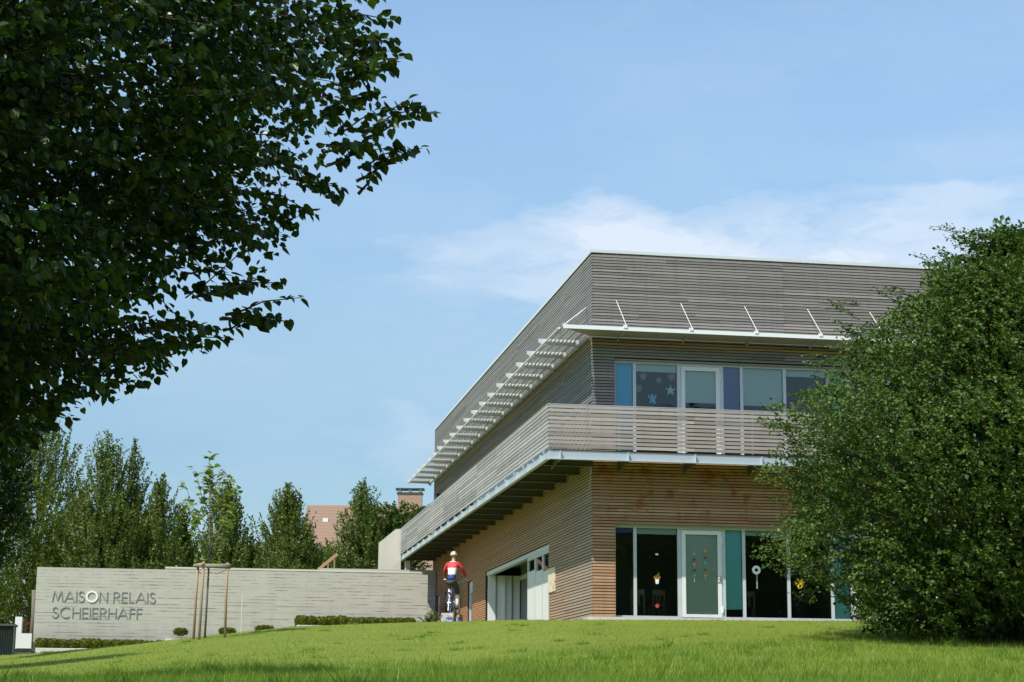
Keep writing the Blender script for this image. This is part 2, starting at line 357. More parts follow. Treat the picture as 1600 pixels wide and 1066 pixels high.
leaf_mat('pale_tree_leaf', (0.09, 0.125, 0.02), (0.135, 0.175, 0.03), (0.19, 0.22, 0.045), 0.3, 0.45, (0.2, 0.16, 0.04))
leaf_mat('maple_leaf', (0.17, 0.215, 0.06), (0.235, 0.28, 0.09), (0.30, 0.33, 0.12), 0.4, 0.5)
leaf_mat('box_leaf', (0.12, 0.145, 0.02), (0.19, 0.215, 0.03), (0.28, 0.29, 0.055), 0.15, 0.5)
leaf_mat('dark_leaf', (0.014, 0.034, 0.008), (0.025, 0.055, 0.013), (0.04, 0.08, 0.02), 0.15, 0.5)
leaf_mat('red_leaf', (0.14, 0.03, 0.02), (0.2, 0.045, 0.03), (0.25, 0.07, 0.04), 0.2, 0.5)
leaf_mat('grass_blade', (0.15, 0.235, 0.026), (0.245, 0.335, 0.044), (0.38, 0.42, 0.085), 0.42, 0.5, (0.36, 0.33, 0.1))

# ------------------------------------------------------------------ ground
PX = 2833.2
def vh(u): return 1105.2-(800-u)*0.00758*1.0
def interp(x, xs, ys): return np.interp(x, xs, ys)
S_ = [-2.0, -0.30, -0.262, -0.21, -0.175, -0.118, -0.07, -0.03, 0.0, 0.04, 0.14, 0.28, 2.0]   # lateral slope L/D
E_ = [0.024, 0.0238, 0.0264, 0.0313, 0.0356, 0.0423, 0.0444, 0.0456, 0.0468, 0.0474, 0.0474, 0.0480, 0.0480]   # steepness of the sight line over the crest
DC = [55, 54, 53, 50, 48.5, 51.5, 54, 54.5, 51, 48.5, 47.5, 47, 47]
def ground_z(x, y):
    x = np.asarray(x, float); y = np.asarray(y, float)
    dx, dy = x-CAM.x, y-CAM.y; D = dx*HD[0]+dy*HD[1]; L = dx*RH[0]+dy*RH[1]
    Ds = np.maximum(D, 6.0); s = L/Ds
    ec, dc = interp(s, S_, E_), interp(s, S_, DC)
    e0 = 0.002; q = np.clip((Ds-13.0)/(dc-13.0), 0, 1)
    z1 = CAM.z+Ds*(e0+(ec-e0)*(q**0.85))
    zn = CAM.z-1.55+np.clip(Ds, 0, 13)*((e0*13+1.55)/13.0)
    zc = CAM.z+dc*ec
    zf = zc+np.clip(Ds-dc, 0, 14)*0.018
    far = np.clip((Ds-140)/300, 0, 1); zf = zf-far*far*6
    z = np.where(Ds < 13, zn, np.where(Ds < dc, z1, zf))
    z = np.where(D < 0, CAM.z-1.55+D*0.02, z)
    b = np.clip((x+1.3)/1.3, 0, 1)*np.clip((y+1.6)/1.3, 0, 1)       # level strip where the building stands
    z = np.where((x > -1.3) & (y > -1.6), np.minimum(z, z*(1-b)+(-0.10)*b), z)
    z = z+0.03*np.sin(x*0.7+1.3)*np.sin(y*0.31)*np.clip((45-D)/20, 0, 1)
    return z
def gz(x, y): return float(ground_z(x, y))
def axis_coords(lo, hi, step, far, grow=1.35):
    a = list(np.arange(lo, hi+1e-6, step)); s = step
    while a[-1] < far: s *= grow; a.append(a[-1]+s)
    s = step
    while a[0] > -far: s *= grow; a.insert(0, a[0]-s)
    return np.array(a)
gx = axis_coords(-24, 20, 0.4, 2600); gy = axis_coords(-42, 30, 0.4, 2600)
XX, YY = np.meshgrid(gx, gy); ZZ = ground_z(XX, YY)
nv = XX.size; V = np.stack([XX.ravel(), YY.ravel(), ZZ.ravel()], 1)
i = np.arange(nv).reshape(XX.shape); Fq = np.stack([i[:-1,:-1].ravel(), i[:-1,1:].ravel(), i[1:,1:].ravel(), i[1:,:-1].ravel()], 1)
def np_mesh(name, V, F, rnd=None, smooth=False):
    me = bpy.data.meshes.new(name); k = F.shape[1]
    me.vertices.add(len(V)); me.vertices.foreach_set('co', np.ascontiguousarray(V, np.float32).ravel())
    me.loops.add(F.size); me.loops.foreach_set('vertex_index', np.ascontiguousarray(F, np.int32).ravel())
    me.polygons.add(len(F)); me.polygons.foreach_set('loop_start', np.arange(0, F.size, k, dtype=np.int32))
    me.polygons.foreach_set('use_smooth', np.full(len(F), smooth))
    if rnd is not None:
        a = me.attributes.new('rnd', 'FLOAT', 'POINT'); a.data.foreach_set('value', np.ascontiguousarray(rnd, np.float32))
    me.update(calc_edges=True); return me
m, t, b = new_mat('lawn'); g = G(t); p = g.geo()
n1 = g.noise(p, 0.35, 5, 0.6); n2 = g.noise(p, 3.0, 5, 0.65); n3 = g.noise(g.scale(p, (1, 1, 1)), 40, 3, 0.7)
c = g.mix(n1, (0.15, 0.225, 0.025, 1), (0.27, 0.31, 0.05, 1))
c = g.mix(g.m('MULTIPLY', g.m('SUBTRACT', n2, 0.5, True), 1.6, True), c, (0.27, 0.30, 0.05, 1))
c = g.mix(g.m('MULTIPLY', g.m('SUBTRACT', n3, 0.45, True), 1.6, True), c, (0.06, 0.11, 0.012, 1))
t.links.new(c, b.inputs['Base Color']); b.inputs['Roughness'].default_value = 0.9; b.inputs['Specular IOR Level'].default_value = 0.15
t.links.new(g.bump(n3, 0.9, 0.05), b.inputs['Normal'])
gr_ = link('ground', np_mesh('ground', V, Fq, smooth=True), MAT['lawn']); tag(gr_, kind='structure')
tag(gr_, 'sloping green lawn rising to the building')

# grass blades over the part of the lawn one looks across
def grass(n, d0, d1, hmin, hmax, wmin, wmax, power, seed, keep=None, tone=0.0, tufts=0):
    r = np.random.default_rng(seed)
    uu = r.random(n); k = 1-power
    D = (d0**k+(d1**k-d0**k)*uu)**(1/k); s = r.uniform(-0.31, 0.31, n); L = D*s
    x = CAM.x+HD[0]*D+RH[0]*L; y = CAM.y+HD[1]*D+RH[1]*L
    ok = ~((x > -0.1) & (y > -0.16)) & ~((y > 23.0) & (x < -1.2))
    if tufts:                                       # scattered coarse clumps
        c_ = r.integers(0, tufts, n); first = c_; x = x[first]+r.normal(0, .09, n); y = y[first]+r.normal(0, .09, n); D = (x-CAM.x)*HD[0]+(y-CAM.y)*HD[1]; L = (x-CAM.x)*RH[0]+(y-CAM.y)*RH[1]; ok = ~((x > -0.1) & (y > -0.16))
    if keep is not None: ok &= keep(x, y, D, L, r)
    x, y, D = x[ok], y[ok], D[ok]; n = len(x); z = ground_z(x, y)
    cl = 0.75+0.5*(np.sin(x*1.9+np.sin(y*1.3)*2)*np.sin(y*1.1+1.7)*0.5+0.5)
    h = r.uniform(hmin, hmax, n)*cl*(0.6+0.8*r.random(n)**2); w = r.uniform(wmin, wmax, n)*(0.6+0.02*D)
    a = r.uniform(0, 6.283, n); lean = r.uniform(0.1, 0.9, n)*h; la = r.uniform(0, 6.283, n)
    B = np.stack([x, y, z-0.01], 1); sx = np.stack([np.cos(a)*w/2, np.sin(a)*w/2, 0*w], 1)
    T = B+np.stack([np.cos(la)*lean, np.sin(la)*lean, h], 1)
    V = np.stack([B-sx, B+sx, T], 1).reshape(-1, 3); F = np.arange(3*n).reshape(-1, 3)
    pn = 0.5+0.5*np.sin(x*0.8+2*np.sin(y*0.5))*np.sin(y*0.9+np.sin(x*0.6))
    rn = np.clip(0.08+tone+0.5*pn+0.18*np.sin(x*.33+1)*np.sin(y*.21+.5)+r.normal(0, 0.2, n), 0, 0.93); dry = (np.sin(x*.55+np.sin(y*.4)*1.7+2)*np.sin(y*.37+np.sin(x*.31)*2.1)+.5*np.sin(x*1.7+y*1.1)*np.sin(y*1.3-x*.6)) > .72
    rn = np.where(dry & (tone > -.2), np.clip(rn+.28, 0, .96), rn); rn[r.random(n) < np.where(dry, 0.09, 0.03)] = 1.0
    return V, F, np.repeat(rn, 3)
def rough_zone(x, y, D, L, r):      # the long, uncut grass: nearer than a wavering edge
    edge = np.interp(L/D, [-0.3, -0.1, 0.0, 0.08, 0.16, 0.3], [27, 29, 31, 34, 40, 41])+1.2*np.sin(L*0.9)
    return D < edge+r.normal(0, 1.0, len(D))
parts = [grass(210000, 10.5, 44, 0.06, 0.14, 0.006, 0.011, 1.1, 1, rough_zone, -0.10), grass(230000, 13, 72, 0.022, 0.05, 0.008, 0.015, 0.9, 2, None, 0.06), grass(16000, 13, 42, 0.09, 0.2, 0.010, 0.018, 1.05, 3, rough_zone, -0.45, 190), grass(9000, 16, 60, 0.05, 0.09, 0.012, 0.02, 0.9, 4, None, -0.35, 160)]
Vg, Fg, Rg = [], [], []; o_ = 0
for v_, f_, q_ in parts: Vg.append(v_); Fg.append(f_+o_); Rg.append(q_); o_ += len(v_)
go = link('grass', np_mesh('grass', np.concatenate(Vg), np.concatenate(Fg), np.concatenate(Rg)), MAT['grass_blade'])
tag(go, 'green grass blades over the sloping lawn', kind='stuff')

# upper ground behind the retaining wall
mb = MB(); 
for (x0, y0, x1, y1, z1) in ((-16.3, 24.95, -1.6, 32.5, 2.55), (-16.8, 32.9, 60, 40, 3.2), (-17.4, 40, 90, 240, 3.4)):
    mb.box(x0, y0, -1.5, x1, y1, z1)
o = mb.build('terrace', MAT['lawn']); tag(o, 'raised ground behind the concrete wall', kind='structure')

# ------------------------------------------------------------------ the building
bld = thing('timber_building', (0, 0, 0), 'two storey building clad in weathered horizontal timber boards with balcony and sunshades', 'building')
H = 10.02; FX1, LY1 = 15.2, 33.9; OB = (0.62, 0.0, 12.9, 2.52); OU = (0.62, 4.35, 12.9, 7.07)
LOP = [(6.17, 0.0, 18.5, 2.5), (21.7, 0.0, 23.0, 2.45), (28.0, 0.0, 29.6, 2.45), (31.3, 0.0, 32.5, 2.45), (6.35, 4.35, 33.0, 7.05)]
def clad(mb, axis, a0, a1, z0, z1, ops, seams):
    pitch, bh, th = 0.083, 0.061, 0.026; z = z0
    while z+bh <= z1+1e-4:
        zc = z+bh/2; iv = [(a0, a1)]
        for (p0, q0, p1, q1) in ops:
            if q0-0.01 < zc < q1:
                nv_ = []
                for s, e in iv:
                    if p1 <= s or p0 >= e: nv_.append((s, e))
                    else:
                        if s < p0: nv_.append((s, p0))
                        if e > p1: nv_.append((p1, e))
                iv = nv_
        for s, e in iv:
            cuts = [s]+sorted([q for q in seams if s+0.2 < q < e-0.2]+[q for q in [s+random.uniform(0.6, 4.6)] if q < e-0.5])+[e]
            for k in range(len(cuts)-1):
                r_ = min(1, max(0, random.gauss(0.5, 0.24))); g_ = 0.0025; jz = random.uniform(-0.0015, 0.0015); d = random.uniform(0, 0.004)
                mi = 1 if abs(zc-7.44) < 0.0415 else 0
                if axis == 'x': mb.box(cuts[k]+g_, -th-d, z+jz, cuts[k+1]-g_, 0, z+bh+jz, r_, mi)
                else: mb.box(-th-d, cuts[k]+g_, z+jz, 0, cuts[k+1]-g_, z+bh+jz, r_, mi)
                mb.M[-6] = 2                                       # lower board edge painted dark, deepening the shade in the gaps
        z += pitch
seamf = [5.5, 11.0]; seaml = [3.9, 7.8, 11.9, 15.8, 19.9, 24.0, 28.2]
mb = MB(); clad(mb, 'x', 0.0, FX1, 0.03, 4.3, [OB], seamf); mb.build('board_cladding', [MAT['brown_board'], MAT['fresh_board'], MAT['board_edge_shade']], bld)
mb = MB(); clad(mb, 'x', 0.0, FX1, 4.37, H+0.02, [OU], seamf); mb.build('board_cladding', [MAT['weathered_board'], MAT['fresh_board'], MAT['board_edge_shade']], bld)
mb = MB(); clad(mb, 'y', -0.024, LY1, 0.03, 4.3, LOP, seaml); mb.build('board_cladding', [MAT['brown_board_side'], MAT['fresh_board'], MAT['board_edge_shade']], bld)
mb = MB(); clad(mb, 'y', -0.024, LY1, 4.37, H+0.02, LOP, seaml); mb.build('board_cladding', [MAT['weathered_board_side'], MAT['fresh_board'], MAT['board_edge_shade']], bld)
def wall_grid(mb, axis, a0, a1, z0, z1, d0, d1, ops, mi=0):   # thick wall with rectangular holes, as butted blocks
    As = sorted({a0, a1, *[o_[0] for o_ in ops], *[o_[2] for o_ in ops]}); Zs = sorted({z0, z1, *[o_[1] for o_ in ops], *[o_[3] for o_ in ops]})
    As = [a for a in As if a0 <= a <= a1]; Zs = [z for z in Zs if z0 <= z <= z1]
    for k in range(len(As)-1):
        for j in range(len(Zs)-1):
            ac, zc = (As[k]+As[k+1])/2, (Zs[j]+Zs[j+1])/2
            if any(o_[0] < ac < o_[2] and o_[1] < zc < o_[3] for o_ in ops): continue
            if axis == 'x': mb.box(As[k], d0, Zs[j], As[k+1], d1, Zs[j+1], mi=mi)
            else: mb.box(d0, As[k], Zs[j], d1, As[k+1], Zs[j+1], mi=mi)
mb = MB(); wall_grid(mb, 'x', 0.004, FX1, -0.2, H-0.03, 0.004, 0.26, [OB, OU]); wall_grid(mb, 'y', 0.26, LY1, -0.2, H-0.03, 0.004, 0.26, LOP)
mb.box(FX1-0.3, 0.26, -0.2, FX1, LY1, H-0.03); mb.box(0.26, LY1-0.3, -0.2, FX1-0.3, LY1, H-0.03)
mb.build('wall', MAT['backing_felt'], bld)
mb = MB(); mb.box(-0.05, -0.05, -0.25, FX1, -0.0, 0.02); mb.box(-0.05, 0, -0.25, 0.0, 6.1, 0.02); mb.build('plinth', MAT['kerb_concrete'], bld)
mb = MB(); mb.box(0.27, 0.27, H-0.4, FX1-0.3, LY1-0.3, H-0.1); mb.build('roof', MAT['roof_gravel'], bld)
mb = MB(); mb.box(-0.05, -0.05, 10.045, FX1+0.05, 0.3, 10.13); mb.box(-0.05, 0.3, 10.045, 0.3, LY1+0.05, 10.13); mb.box(-0.03, -0.03, 10.03, FX1, 0.0, 10.045, mi=1); mb.box(-0.03, 0, 10.03, 0.0, LY1, 10.045, mi=1)
mb.build('roof_coping', [MAT['pale_coping'], MAT['dark_steel']], bld)
mb = MB()
mb.box(OB[0], 0.002, 2.502, OB[2], 0.168, 2.518); mb.box(OU[0], 0.002, 7.052, OU[2], 0.168, 7.068); mb.box(0.002, 6.36, 7.032, 0.168, 32.98, 7.048)
mb.build('head_lining', MAT['grey_sheet'], bld)
# rooms behind the glass
mb = MB()
for (za, zb) in ((0.0, 2.7), (4.3, 7.3)):
    mb.box(0.27, 5.6, za, 8.0, 5.75, zb); mb.box(8.0, 0.27, za, 8.1, 5.75, zb); mb.box(0.27, 0.27, zb, FX1-0.3, LY1-0.3, zb+0.08); mb.box(0.27, 0.27, za-0.1, FX1-0.3, LY1-0.3, za)
    mb.box(5.0, 5.75, za, 5.1, LY1-0.3, zb)
mb.box(11.5, 0.27, 0.0, 11.6, 5.6, 2.7); mb.box(8.1, 4.5, 0.0, 11.5, 4.6, 2.7)
mb.build('room_partition', MAT['interior_dark'], bld)

def span_box(mb, axis, a0, a1, d0, d1, z0, z1, mi=0):
    if axis == 'x': mb.box(a0, d0, z0, a1, d1, z1, mi=mi)
    else: mb.box(d0, a0, z0, d1, a1, z1, mi=mi)
def window(axis, a0, a1, z0, z1, d=0.17, fw=0.043, glass='glass', blind=None, kind='window', sill=0.045, depth=0.07, lab=None):
    mb = MB(); span_box(mb, axis, a0, a0+fw, d, d+depth, z0, z1); span_box(mb, axis, a1-fw, a1, d, d+depth, z0, z1)
    span_box(mb, axis, a0+fw, a1-fw, d, d+depth, z1-fw*1.5, z1); span_box(mb, axis, a0+fw, a1-fw, d, d+depth, z0, z0+sill)
    w = mb.build(kind, MAT['window_frame'], bld)
    if lab: w['label'] = lab
    mb = MB(); span_box(mb, axis, a0+fw-0.003, a1-fw+0.003, d+0.03, d+0.04, z0+sill-0.003, z1-fw*1.5+0.003); mb.build('pane', MAT[glass], w)
    if blind:
        mat, zb = blind; mb = MB(); span_box(mb, axis, a0+fw+0.01, a1-fw-0.01, d+0.085, d+0.095, zb, z1-fw*1.5)
        mb.build('blind', MAT[mat], w)
    return w
def door(axis, a0, a1, z0, z1, d=0.17, blind=None, lab=None, handle_right=True, glass='glass'):
    mb = MB(); f = 0.06
    span_box(mb, axis, a0, a0+f, d, d+0.08, z0, z1); span_box(mb, axis, a1-f, a1, d, d+0.08, z0, z1); span_box(mb, axis, a0+f, a1-f, d, d+0.08, z1-0.09, z1)
    w = mb.build('door', MAT['window_frame'], bld)
    if lab: w['label'] = lab
    q = 0.11; b0, b1 = a0+f+0.008, a1-f-0.008; mb = MB(); zt = z1-0.1
    span_box(mb, axis, b0, b0+q, d-0.02, d+0.05, z0+0.02, zt); span_box(mb, axis, b1-q, b1, d-0.02, d+0.05, z0+0.02, zt)
    span_box(mb, axis, b0+q, b1-q, d-0.02, d+0.05, zt-q, zt); span_box(mb, axis, b0+q, b1-q, d-0.02, d+0.05, z0+0.02, z0+0.04+q*0.6)
    mb.build('leaf_frame', MAT['white_metal'], w)
    mb = MB(); span_box(mb, axis, b0+q-0.003, b1-q+0.003, d+0.01, d+0.02, z0+0.1, zt-q+0.003); mb.build('pane', MAT[glass], w)
    if blind:
        mb = MB(); span_box(mb, axis, b0+q+0.005, b1-q-0.005, d+0.06, d+0.07, blind[1], zt-q); mb.build('blind', MAT[blind[0]], w)
    h = MB(); ah = b1-0.05 if handle_right else b0+0.05
    if axis == 'x': h.box(ah-0.012, d-0.06, z0+1.0, ah+0.012, d-0.02, z0+1.16); h.box(ah-0.12, d-0.075, z0+1.04, ah+0.012, d-0.055, z0+1.065)
    else: h.box(d-0.06, ah-0.012, z0+1.0, d-0.02, ah+0.012, z0+1.16); h.box(d-0.075, ah-0.012, z0+1.04, d-0.055, ah+0.12, z0+1.065)
    h.build('handle', MAT['chrome'], w)
    if axis == 'x':
        for zz in (zt-0.35, z0+0.16):
            h = MB(); h.box(b1-0.01, d-0.045, zz, b1+0.03, d-0.02, zz+0.17); h.build('hinge', MAT['white_metal'], w)
    return w
# front, ground floor
Zg0, Zg1 = 0.025, 2.5
window('x', 0.625, 1.21, Zg0, Zg1, blind=('indigo_panel', 2.3)); window('x', 1.21, 2.44, Zg0, Zg1, blind=('blind_grey', 2.28))
door('x', 2.44, 3.70, Zg0, Zg1, blind=('blind_green', 0.06), lab='glazed white door with closed green blind')
window('x', 3.70, 4.27, Zg0, Zg1, blind=('teal_panel', 0.28), lab='narrow window with a teal blind'); window('x', 4.27, 5.54, Zg0, Zg1, blind=('blind_grey', 2.3)); window('x', 5.54, 6.79, Zg0, Zg1)
window('x', 6.79, 7.36, Zg0, Zg1, blind=('teal_panel', 0.06)); door('x', 7.36, 8.60, Zg0, Zg1); window('x', 8.6, 9.83, Zg0, Zg1); window('x', 9.83, 11.3, Zg0, Zg1); window('x', 11.3, 12.88, Zg0, Zg1)
# front, upper floor
Zu0, Zu1 = 4.37, 7.05
window('x', 0.635, 1.22, Zu0, Zu1, blind=('blue_panel', 4.45), lab='narrow window with a bright blue panel'); window('x', 1.22, 2.48, Zu0, Zu1, blind=('blind_grey', 6.78))
door('x', 2.48, 3.72, Zu0, Zu1, blind=('blind_grey', 5.95)); window('x', 3.72, 4.29, Zu0, Zu1, blind=('indigo_panel', 4.45), lab='narrow window with an indigo panel'); window('x', 4.29, 5.54, Zu0, Zu1, blind=('blind_grey', 5.93)); window('x', 5.54, 6.81, Zu0, Zu1, blind=('blind_grey', 6.8))
window('x', 6.81, 7.38, Zu0, Zu1, blind=('green_panel', 4.45)); door('x', 7.38, 8.62, Zu0, Zu1); window('x', 8.62, 10.4, Zu0, Zu1); window('x', 10.4, 12.88, Zu0, Zu1)
# long side, upper floor band
ys = [6.36, 8.2, 10.05, 11.9, 13.75, 15.6, 17.45, 19.3, 21.15, 23.0, 24.85, 26.7, 28.55, 30.4, 32.98]
for k in range(len(ys)-1): window('y', ys[k], ys[k+1], 4.37, 7.03)
# narrow doors further along the side
for (a, c_) in ((21.72, 22.98), (28.02, 29.58), (31.32, 32.48)): window('y', a, c_, 0.0, 2.43, fw=0.3, d=0.05, kind='door', depth=0.08)
# side entrance: glazed leaves, recessed porch with pale panels
for k in range(3): window('y', 6.2+k*1.31, 6.2+(k+1)*1.31, 0.0, 2.36, d=0.04, fw=0.07, kind='door')
for k, zt in enumerate((1.74, 1.82, 1.90)):
    mb = MB(); mb.box(0.052, 6.2+k*1.31+0.075, 0.05, 0.066, 6.2+(k+1)*1.31-0.075, zt); mb.build('frosted_panel', MAT['interior_white'], bld)
mb = MB(); mb.box(0.02, 6.2, 2.36, 0.2, 18.48, 2.495); mb.build('lintel', MAT['pale_coping'], bld)
mb = MB()
for k in range(4): mb.box(0.03+k*0.30, 18.2+0.0, 0.0, 0.03+k*0.30+0.285, 18.26, 2.36)
mb.box(0.315, 18.15, 0, 0.33, 18.2, 2.36, mi=1); mb.box(0.62, 18.13, 0, 0.66, 18.2, 2.36); mb.box(0.92, 18.15, 0, 0.935, 18.2, 2.36, mi=1)
mb.build('porch_panel', [MAT['white_metal'], MAT['dark_steel']], bld)
mb = MB(); mb.box(1.25, 10.33, 0, 1.3, 18.2, 2.7, mi=0); mb.box(1.2, 14.9, 0, 1.25, 15.0, 2.36, mi=1); mb.box(1.2, 12.0, 2.2, 1.25, 18.2, 2.36, mi=2); mb.box(1.21, 12, 1.0, 1.25, 15, 2.2, mi=2)
mb.build('porch_door', [MAT['interior_dark'], MAT['dark_steel'], MAT['blind_grey']], bld)

# ---- balcony
BX, BY, BZ0, BZ1, RT = -1.44, -1.25, 4.045, 4.33, 5.515
mb = MB()
k = BY+0.06
while k < -0.14: mb.box(BX+0.06, k, BZ1-0.035, FX1-1.5, k+0.115, BZ1); k += 0.122
k = BX+0.06
while k < -0.14: mb.box(k, -0.02, BZ1-0.035, k+0.115, 34.0, BZ1); k += 0.122
bal = mb.build('balcony', MAT['brown_board'], bld)
mb = MB()
mb.box(BX, BY, BZ0+0.02, FX1-1.5, BY+0.015, BZ1-0.04); mb.box(BX, BY-0.09, BZ0, FX1-1.5, BY+0.015, BZ0+0.02); mb.build('edge_beam', MAT['galvanised'], bal)
mb = MB()
mb.box(BX, BY+0.015, BZ0+0.02, BX+0.015, 34.0, BZ1-0.04); mb.box(BX-0.09, BY+0.015, BZ0, BX+0.015, 34.0, BZ0+0.02); mb.build('edge_beam', MAT['galvanised'], bal)
xs = [0.69+1.84*k for k in range(-1, 8)]; ysn = [1.62+1.84*k for k in range(-1, 18)]
for x in xs:
    mb = MB(); mb.box(x-0.006, BY-0.085, BZ0+0.02, x+0.006, BY, BZ1-0.04); mb.build('stiffener', MAT['galvanised'], bal)
    mb = MB(); mb.prism([(x, BY+0.02, BZ0+0.02), (x, -0.03, BZ0-0.12), (x, -0.03, BZ1-0.04), (x, BY+0.02, BZ1-0.04)], (-0.008, 0, 0), (0.008, 0, 0)); mb.box(x-0.05, BY+0.03, BZ0, x+0.05, -0.1, BZ0+0.012)
    mb.build('cross_beam', MAT['dark_steel'], bal, fix=True)
for y in ysn:
    mb = MB(); mb.box(BX-0.085, y-0.006, BZ0+0.02, BX, y+0.006, BZ1-0.04); mb.build('stiffener', MAT['galvanised'], bal)
    mb = MB(); mb.box(BX+0.02, y-0.008, BZ0-0.02, -0.03, y+0.008, BZ1-0.04); mb.box(BX+0.03, y-0.06, BZ0-0.03, -0.06, y+0.06, BZ0-0.018); mb.build('cross_beam', MAT['dark_steel'], bal)
mb = MB(); p = 0.1065
for k in range(11):
    z = BZ1+0.03+k*p; cuts = [BX-0.03]+[x-0.03 for x in (0.9, 2.54, 5.6, 9.1, 11.4)]+[FX1-1.5]
    for a, c_ in zip(cuts[:-1], cuts[1:]): mb.box(a+0.002, BY-0.055, z, c_-0.002, BY-0.03, z+0.079, min(1, max(0, random.gauss(0.5, 0.32))))
ra = mb.build('railing', MAT['rail_board'], bal)
mb = MB()
for k in range(11):
    z = BZ1+0.03+k*p; cuts = [BY-0.03, 3.0+random.uniform(-0.2, 0.2), 7.1, 11.2, 15.3, 19.4, 23.5, 27.6, 31.7, 34.0]
    for a, c_ in zip(cuts[:-1], cuts[1:]): mb.box(BX-0.055, a+0.002, z, BX-0.03, c_-0.002, z+0.077, min(1, max(0, random.gauss(0.5, 0.32))))
rb = mb.build('railing', MAT['rail_board_side'], bal)
for x in np.arange(BX+0.05, FX1-1.5, 1.84): mb = MB(); mb.box(x-0.03, BY-0.028, BZ1, x+0.03, BY-0.014, RT); mb.build('rail_post', MAT['galvanised'], bal)
for y in np.arange(BY+0.4, 34.0, 0.92): mb = MB(); mb.box(BX-0.028, y-0.025, BZ1, BX-0.014, y+0.025, RT); mb.build('rail_post', MAT['galvanised'], bal)
mb = MB(); mb.box(BX-0.06, BY-0.06, RT, FX1-1.5, BY-0.01, RT+0.015); mb.box(BX-0.06, BY-0.01, RT, BX-0.01, 34.0, RT+0.015); mb.build('handrail', MAT['galvanised'], bal)

# ---- sunshade over the front
mb = MB(); mb.prism([(-1.03, -1.0, 7.66), (-0.06, -0.05, 7.66), (13.6, -0.05, 7.66), (13.6, -1.0, 7.66)], (0, 0, 0), (0, 0, 0.03)); sh = mb.build('sunshade', MAT['grey_sheet'], bld, fix=True)
mb = MB(); mb.box(-1.03, -1.03, 7.645, 13.6, -1.0, 7.75); mb.build('fascia', MAT['white_metal'], sh)
for x in [0.69+1.843*k for k in range(7)]:
    mb = MB(); mb.prism([(x, -1.0, 7.655), (x, -0.03, 7.655), (x, -0.03, 7.53), (x, -0.2, 7.57)], (-0.012, 0, 0), (0.012, 0, 0)); mb.build('bracket', MAT['galvanised'], sh, fix=True)
    mb = MB(); mb.box(x-0.05, -1.05, 7.72, x+0.05, -0.96, 7.80); mb.tube([(x+0.03, -1.0, 7.80), (x-0.02, -0.03, 8.70)], 0.009, 6); mb.build('stay_rod', MAT['white_metal'], sh)
mb = MB(); mb.tube([(-1.0, -1.0, 7.74), (-0.03, 0.7, 8.62)], 0.02, 6); mb.build('stay_rod', MAT['white_metal'], sh)
# ---- louvres along the side
lvm = MB(); lvm.box(-0.10, 0.3, 7.68, -0.06, 34.85, 7.74)
lv = lvm.build('louvre_sunshade', MAT['louvre_metal'], bld)
for k in range(8):
    x = -1.0+k*0.114; y0_ = x*0.97+0.12; mb = MB(); mb.obox((x, (34.85+y0_)/2, 7.80), (0.047, 0, 0.030), (0, (34.85-y0_)/2, 0), (-0.003, 0, 0.005)); mb.build('blade', MAT['louvre_metal'], lv)
for y in [1.62+1.84*k for k in range(19)]:
    mb = MB(); mb.prism([(-1.22, y, 7.87), (-1.22, y, 7.77), (-1.08, y, 7.70), (-0.2, y, 7.685), (-0.12, y, 7.60), (-0.05, y, 7.60), (-0.05, y, 7.87)], (0, -0.014, 0), (0, 0.014, 0)); mb.build('bracket_arm', MAT['louvre_metal'], lv, fix=True)
mb = MB(); mb.tube([(-1.12, -0.9, 7.67), (-1.12, 34.75, 7.67)], 0.03, 8); mb.build('edge_tube', MAT['white_metal'], lv)

# ------------------------------------------------------------------ decorations on the panes
def flat_shape(name, pts, c, s, th, mat, label, cat, group=None, y=0.185):
    mb = MB(); mb.prism([(c[0]+px*s, y, c[1]+pz*s) for px, pz in pts], (0, 0, 0), (0, -th, 0))
    o = mb.build(name, MAT[mat], fix=True); return tag(o, label, cat, group)
star = [(0,.5),(.12,.16),(.48,.2),(.2,-.04),(.3,-.42),(0,-.2),(-.3,-.42),(-.2,-.04),(-.48,.2),(-.12,.16)]
bird = [(-.42,.5),(-.2,.1),(-.1,.42),(.08,.4),(.14,.12),(.4,.5),(.34,.0),(.2,-.14),(.4,-.42),(.14,-.5),(0,-.3),(-.2,-.5),(-.3,-.3),(-.1,-.14),(-.34,.02)]
leafp = [(-.5,.1),(-.2,.2),(-.25,.5),(.05,.25),(.3,.5),(.3,.2),(.5,.1),(.35,-.15),(.2,-.4),(-.1,-.5),(-.25,-.25)]
yy = 0.196
for pts, c, s, mat, lab in ((bird, (1.74, 6.03), .30, 'paper_blue', 'blue paper bird low on the upper window'), (star, (2.26, 6.27), .32, 'paper_mint', 'mint green paper star at the right of the upper window'),
        (star, (1.93, 6.55), .25, 'paper_pale', 'pale grey paper star high on the upper window'), (leafp, (1.48, 6.65), .24, 'paper_pink', 'pink paper leaf at the top left of the upper window'),
        (leafp, (1.34, 6.3), .26, 'paper_pink', 'pink paper leaf at the left edge of the upper window'), (leafp, (2.28, 6.66), .24, 'paper_pink', 'pink paper leaf in the top right corner of the upper window')):
    flat_shape('paper_shape', pts, c, s, 0.006, mat, lab, 'window decoration', 'paper shapes on the upper window', y=0.235)
for c, s, lab in (((5.85, 1.02), .30, 'larger yellow paper leaf on the ground floor window'), ((6.42, 1.30), .24, 'smaller yellow paper leaf beside the shrub')):
    flat_shape('paper_leaf', leafp, c, s, 0.006, 'paper_yellow', lab, 'window decoration', 'yellow paper leaves', y=yy)
